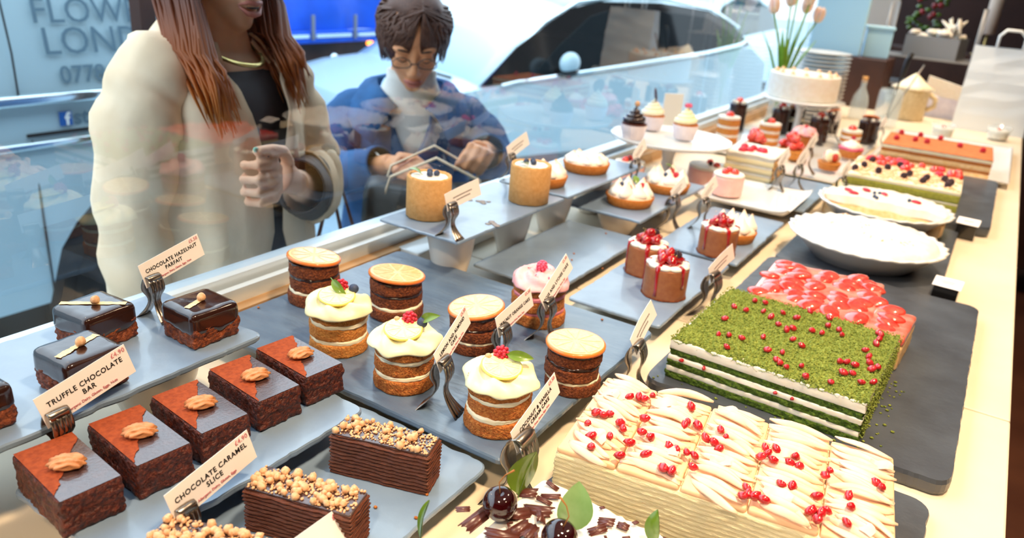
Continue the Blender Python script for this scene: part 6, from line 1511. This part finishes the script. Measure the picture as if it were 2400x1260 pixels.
cabin = [(3.78, .92), (4.12, 1.13), (4.62, 1.345), (4.95, 1.39), (5.6, 1.40), (6.2, 1.36), (6.55, 1.24), (6.78, 1.06)]
def cab(x): return cabin
V = []; F = []; n = len(cabin)
for (x, k, dz) in ((-.02, 1, -.02), (-.16, 1, .0), (-.5, 1, .03), (-Wd / 2, 1, .04), (-Wd + .5, 1, .03), (-Wd + .16, 1, 0), (-Wd + .02, 1, -.02)):
    for (y, z) in cabin:
        up = (z - .92) / .48; xx = x + (-.14 * up if x > -Wd / 2 + .01 else (.14 * up if x < -Wd / 2 - .01 else 0)); V.append((xx, y, z + dz * up))
for i in range(6):
    for q in range(n - 1): a = i * n + q; F.append((a, a + 1, a + n + 1, a + n))
F2 = [F[i * (n - 1) + q] for i in range(6) for q in range(0, 2)]; F3 = [f for f in F if f not in F2]
b.add(V, F3); V_roof = V
o = obj('roof', b, M['car_blue_grey'], t); sm = o.modifiers.new('thick', 'SOLIDIFY'); sm.thickness = .03
b = MB(); b.add(V, F2); o = obj('windscreen', b, M['windscreen'], t); sm = o.modifiers.new('thick', 'SOLIDIFY'); sm.thickness = .008
def sidepoly(pts, off):
    out = []
    for (px, py) in pts:
        y, z = yz(px, py); out.append((y, z))
    return out
def side_panel(name, pts, m, off, th=.012):
    V = []
    for (y, z) in pts:
        up = max(0, (z - .92) / .48); V.append((-.02 - .14 * up + off, y, z))
    n = len(V); V += [(x - th, y, z) for x, y, z in V]; b = MB(); F = [tuple(range(n))[::-1], tuple(range(n, 2 * n))]
    for i in range(n): j = (i + 1) % n; F.append((i, j, n + j, n + i))
    b.add(V, F); return obj(name, b, m, t, smooth=False)
side_panel('dark_pillar', [(3.80, .93), (4.12, 1.13), (4.62, 1.33), (4.95, 1.375), (5.6, 1.385), (6.2, 1.345), (6.52, 1.23), (6.76, 1.07), (5.5, 1.0), (4.4, .96)], M['black_gloss'], .020)
side_panel('front_side_window', [(4.22, .965), (4.50, 1.13), (4.82, 1.29), (5.0, 1.325), (5.50, 1.335), (5.50, 1.02)], M['car_glass'], .030)
side_panel('rear_side_window', [(5.56, 1.022), (5.56, 1.335), (6.15, 1.295), (6.42, 1.20), (6.58, 1.085)], M['car_glass'], .030)
b = MB(); tube(b, [(-.0, 4.18, .945), (.004, 5.2, .995), (0, 6.1, 1.045), (-.01, 6.55, 1.09), (-.03, 6.66, 1.13)], .017, 8); tube(b, [(.02, 3.95, .93), (.005, 4.10, .945), (0, 4.22, .95)], .014, 8); obj('window_sill_trim', b, M['chrome'], t)
b = MB(); tube(b, [(-.07, 3.98, 1.02), (-.12, 4.40, 1.25), (-.15, 4.72, 1.365), (-.17, 5.1, 1.405), (-.17, 5.7, 1.41), (-.15, 6.25, 1.36), (-.10, 6.6, 1.22)], .016, 8); obj('roof_rail', b, M['chrome'], t)
b = MB(); ball(b, (.13, 4.45, 1.055), (.055, .085, .060), 20); m_ = obj('wing_mirror', b, M['car_blue_grey'], t); b = MB(); box(b, (.14, .05, .05), (.05, 4.47, .985)); ball(b, (.12, 4.46, 1.01), (.06, .08, .04), 14); obj('mirror_base', b, M['black_gloss'], m_)
b = MB(); tube(b, [(-.25, 3.72, .955), (-.9, 3.66, .975)], .010, 6); obj('wiper', b, M['black'], t)
for y in (3.75, 6.35): wheel(t, -.14, y, .32)
for o in [x for x in bpy.data.objects if x.type == 'MESH' and (x.parent == t or (x.parent and x.parent.parent == t)) and not x.name.startswith(('wheel', 'hub'))]:
    for v in o.data.vertices: v.co.z -= .13 * max(0, min(1, (6.7 - v.co.y) / 2.9)) * max(0, min(1, (v.co.z - .3) / .65)) * (1 if v.co.z < 1.0 else max(0, 1 - (v.co.z - 1.0) / .4))
t.location = (-4.193, .728, STREET); t.rotation_euler = (0, 0, R(-19.6))
# pale car beyond
def simple_car(label, X, y0, m, s=1.0):
    t = thing('parked_car', label, 'car', (X, y0, STREET), 0)
    side = [(0, .3), (-.02, .6), (.1, .78), (.9, .92), (3.6, 1.0), (4.2, .98), (4.3, .6), (4.25, .3)]
    b = MB(); V = []; F = []; n = len(side)
    xs = [(0, 0), (-.05, .02), (-.85, .05), (-1.65, .02), (-1.7, 0)]
    for (x, dz) in xs: V += [(x, y, z + dz) for y, z in side]
    for i in range(len(xs) - 1):
        for q in range(n): a = i * n + q; c = i * n + (q + 1) % n; F.append((a, c, c + n, a + n))
    F.append(tuple(range(n))[::-1]); F.append(tuple((len(xs) - 1) * n + q for q in range(n))); b.add(V, F); obj('car_body', b, m, t, smooth='auto')
    cab = [(.85, .90), (1.45, 1.32), (2.1, 1.44), (3.0, 1.43), (3.7, 1.28), (4.0, .98)]; V = []; F = []; n = len(cab)
    for x in (-.04, -.3, -.85, -1.4, -1.66):
        for (y, z) in cab: up = (z - .9) / .5; V.append((x + (-.13 * up if x > -.8 else .13 * up if x < -.9 else 0), y, z + (.03 if -1.5 < x < -.2 else 0) * up))
    for i in range(4):
        for q in range(n - 1): a = i * n + q; F.append((a, a + 1, a + n + 1, a + n))
    b = MB(); b.add(V, [f for i, f in enumerate(F) if i % (n - 1) != 0]); o = obj('roof', b, m, t); sm = o.modifiers.new('thick', 'SOLIDIFY'); sm.thickness = .03
    b = MB(); b.add(V, [f for i, f in enumerate(F) if i % (n - 1) == 0]); o = obj('windscreen', b, M['windscreen'], t); sm = o.modifiers.new('thick', 'SOLIDIFY'); sm.thickness = .01
    b = MB(); b.add([(-.03, 1.0, .97), (-.03, 3.8, 1.0), (-.13, 3.5, 1.30), (-.15, 1.65, 1.33)] + [(-.05, 1.0, .97), (-.05, 3.8, 1.0), (-.16, 3.5, 1.30), (-.18, 1.65, 1.33)], [(0, 1, 2, 3), (4, 7, 6, 5), (0, 4, 5, 1), (1, 5, 6, 2), (2, 6, 7, 3), (3, 7, 4, 0)]); obj('side_window', b, M['car_glass'], t, smooth=False)
    for y in (.75, 3.4): wheel(t, -.13, y, .32)
simple_car('pale white car parked behind the silver car at the top of the photo', -2.9, 8.0, M['car_white'])
simple_car('white car low behind the lorry, seen between the two people', -3.05, 2.3, M['car_white']) if 0 else None
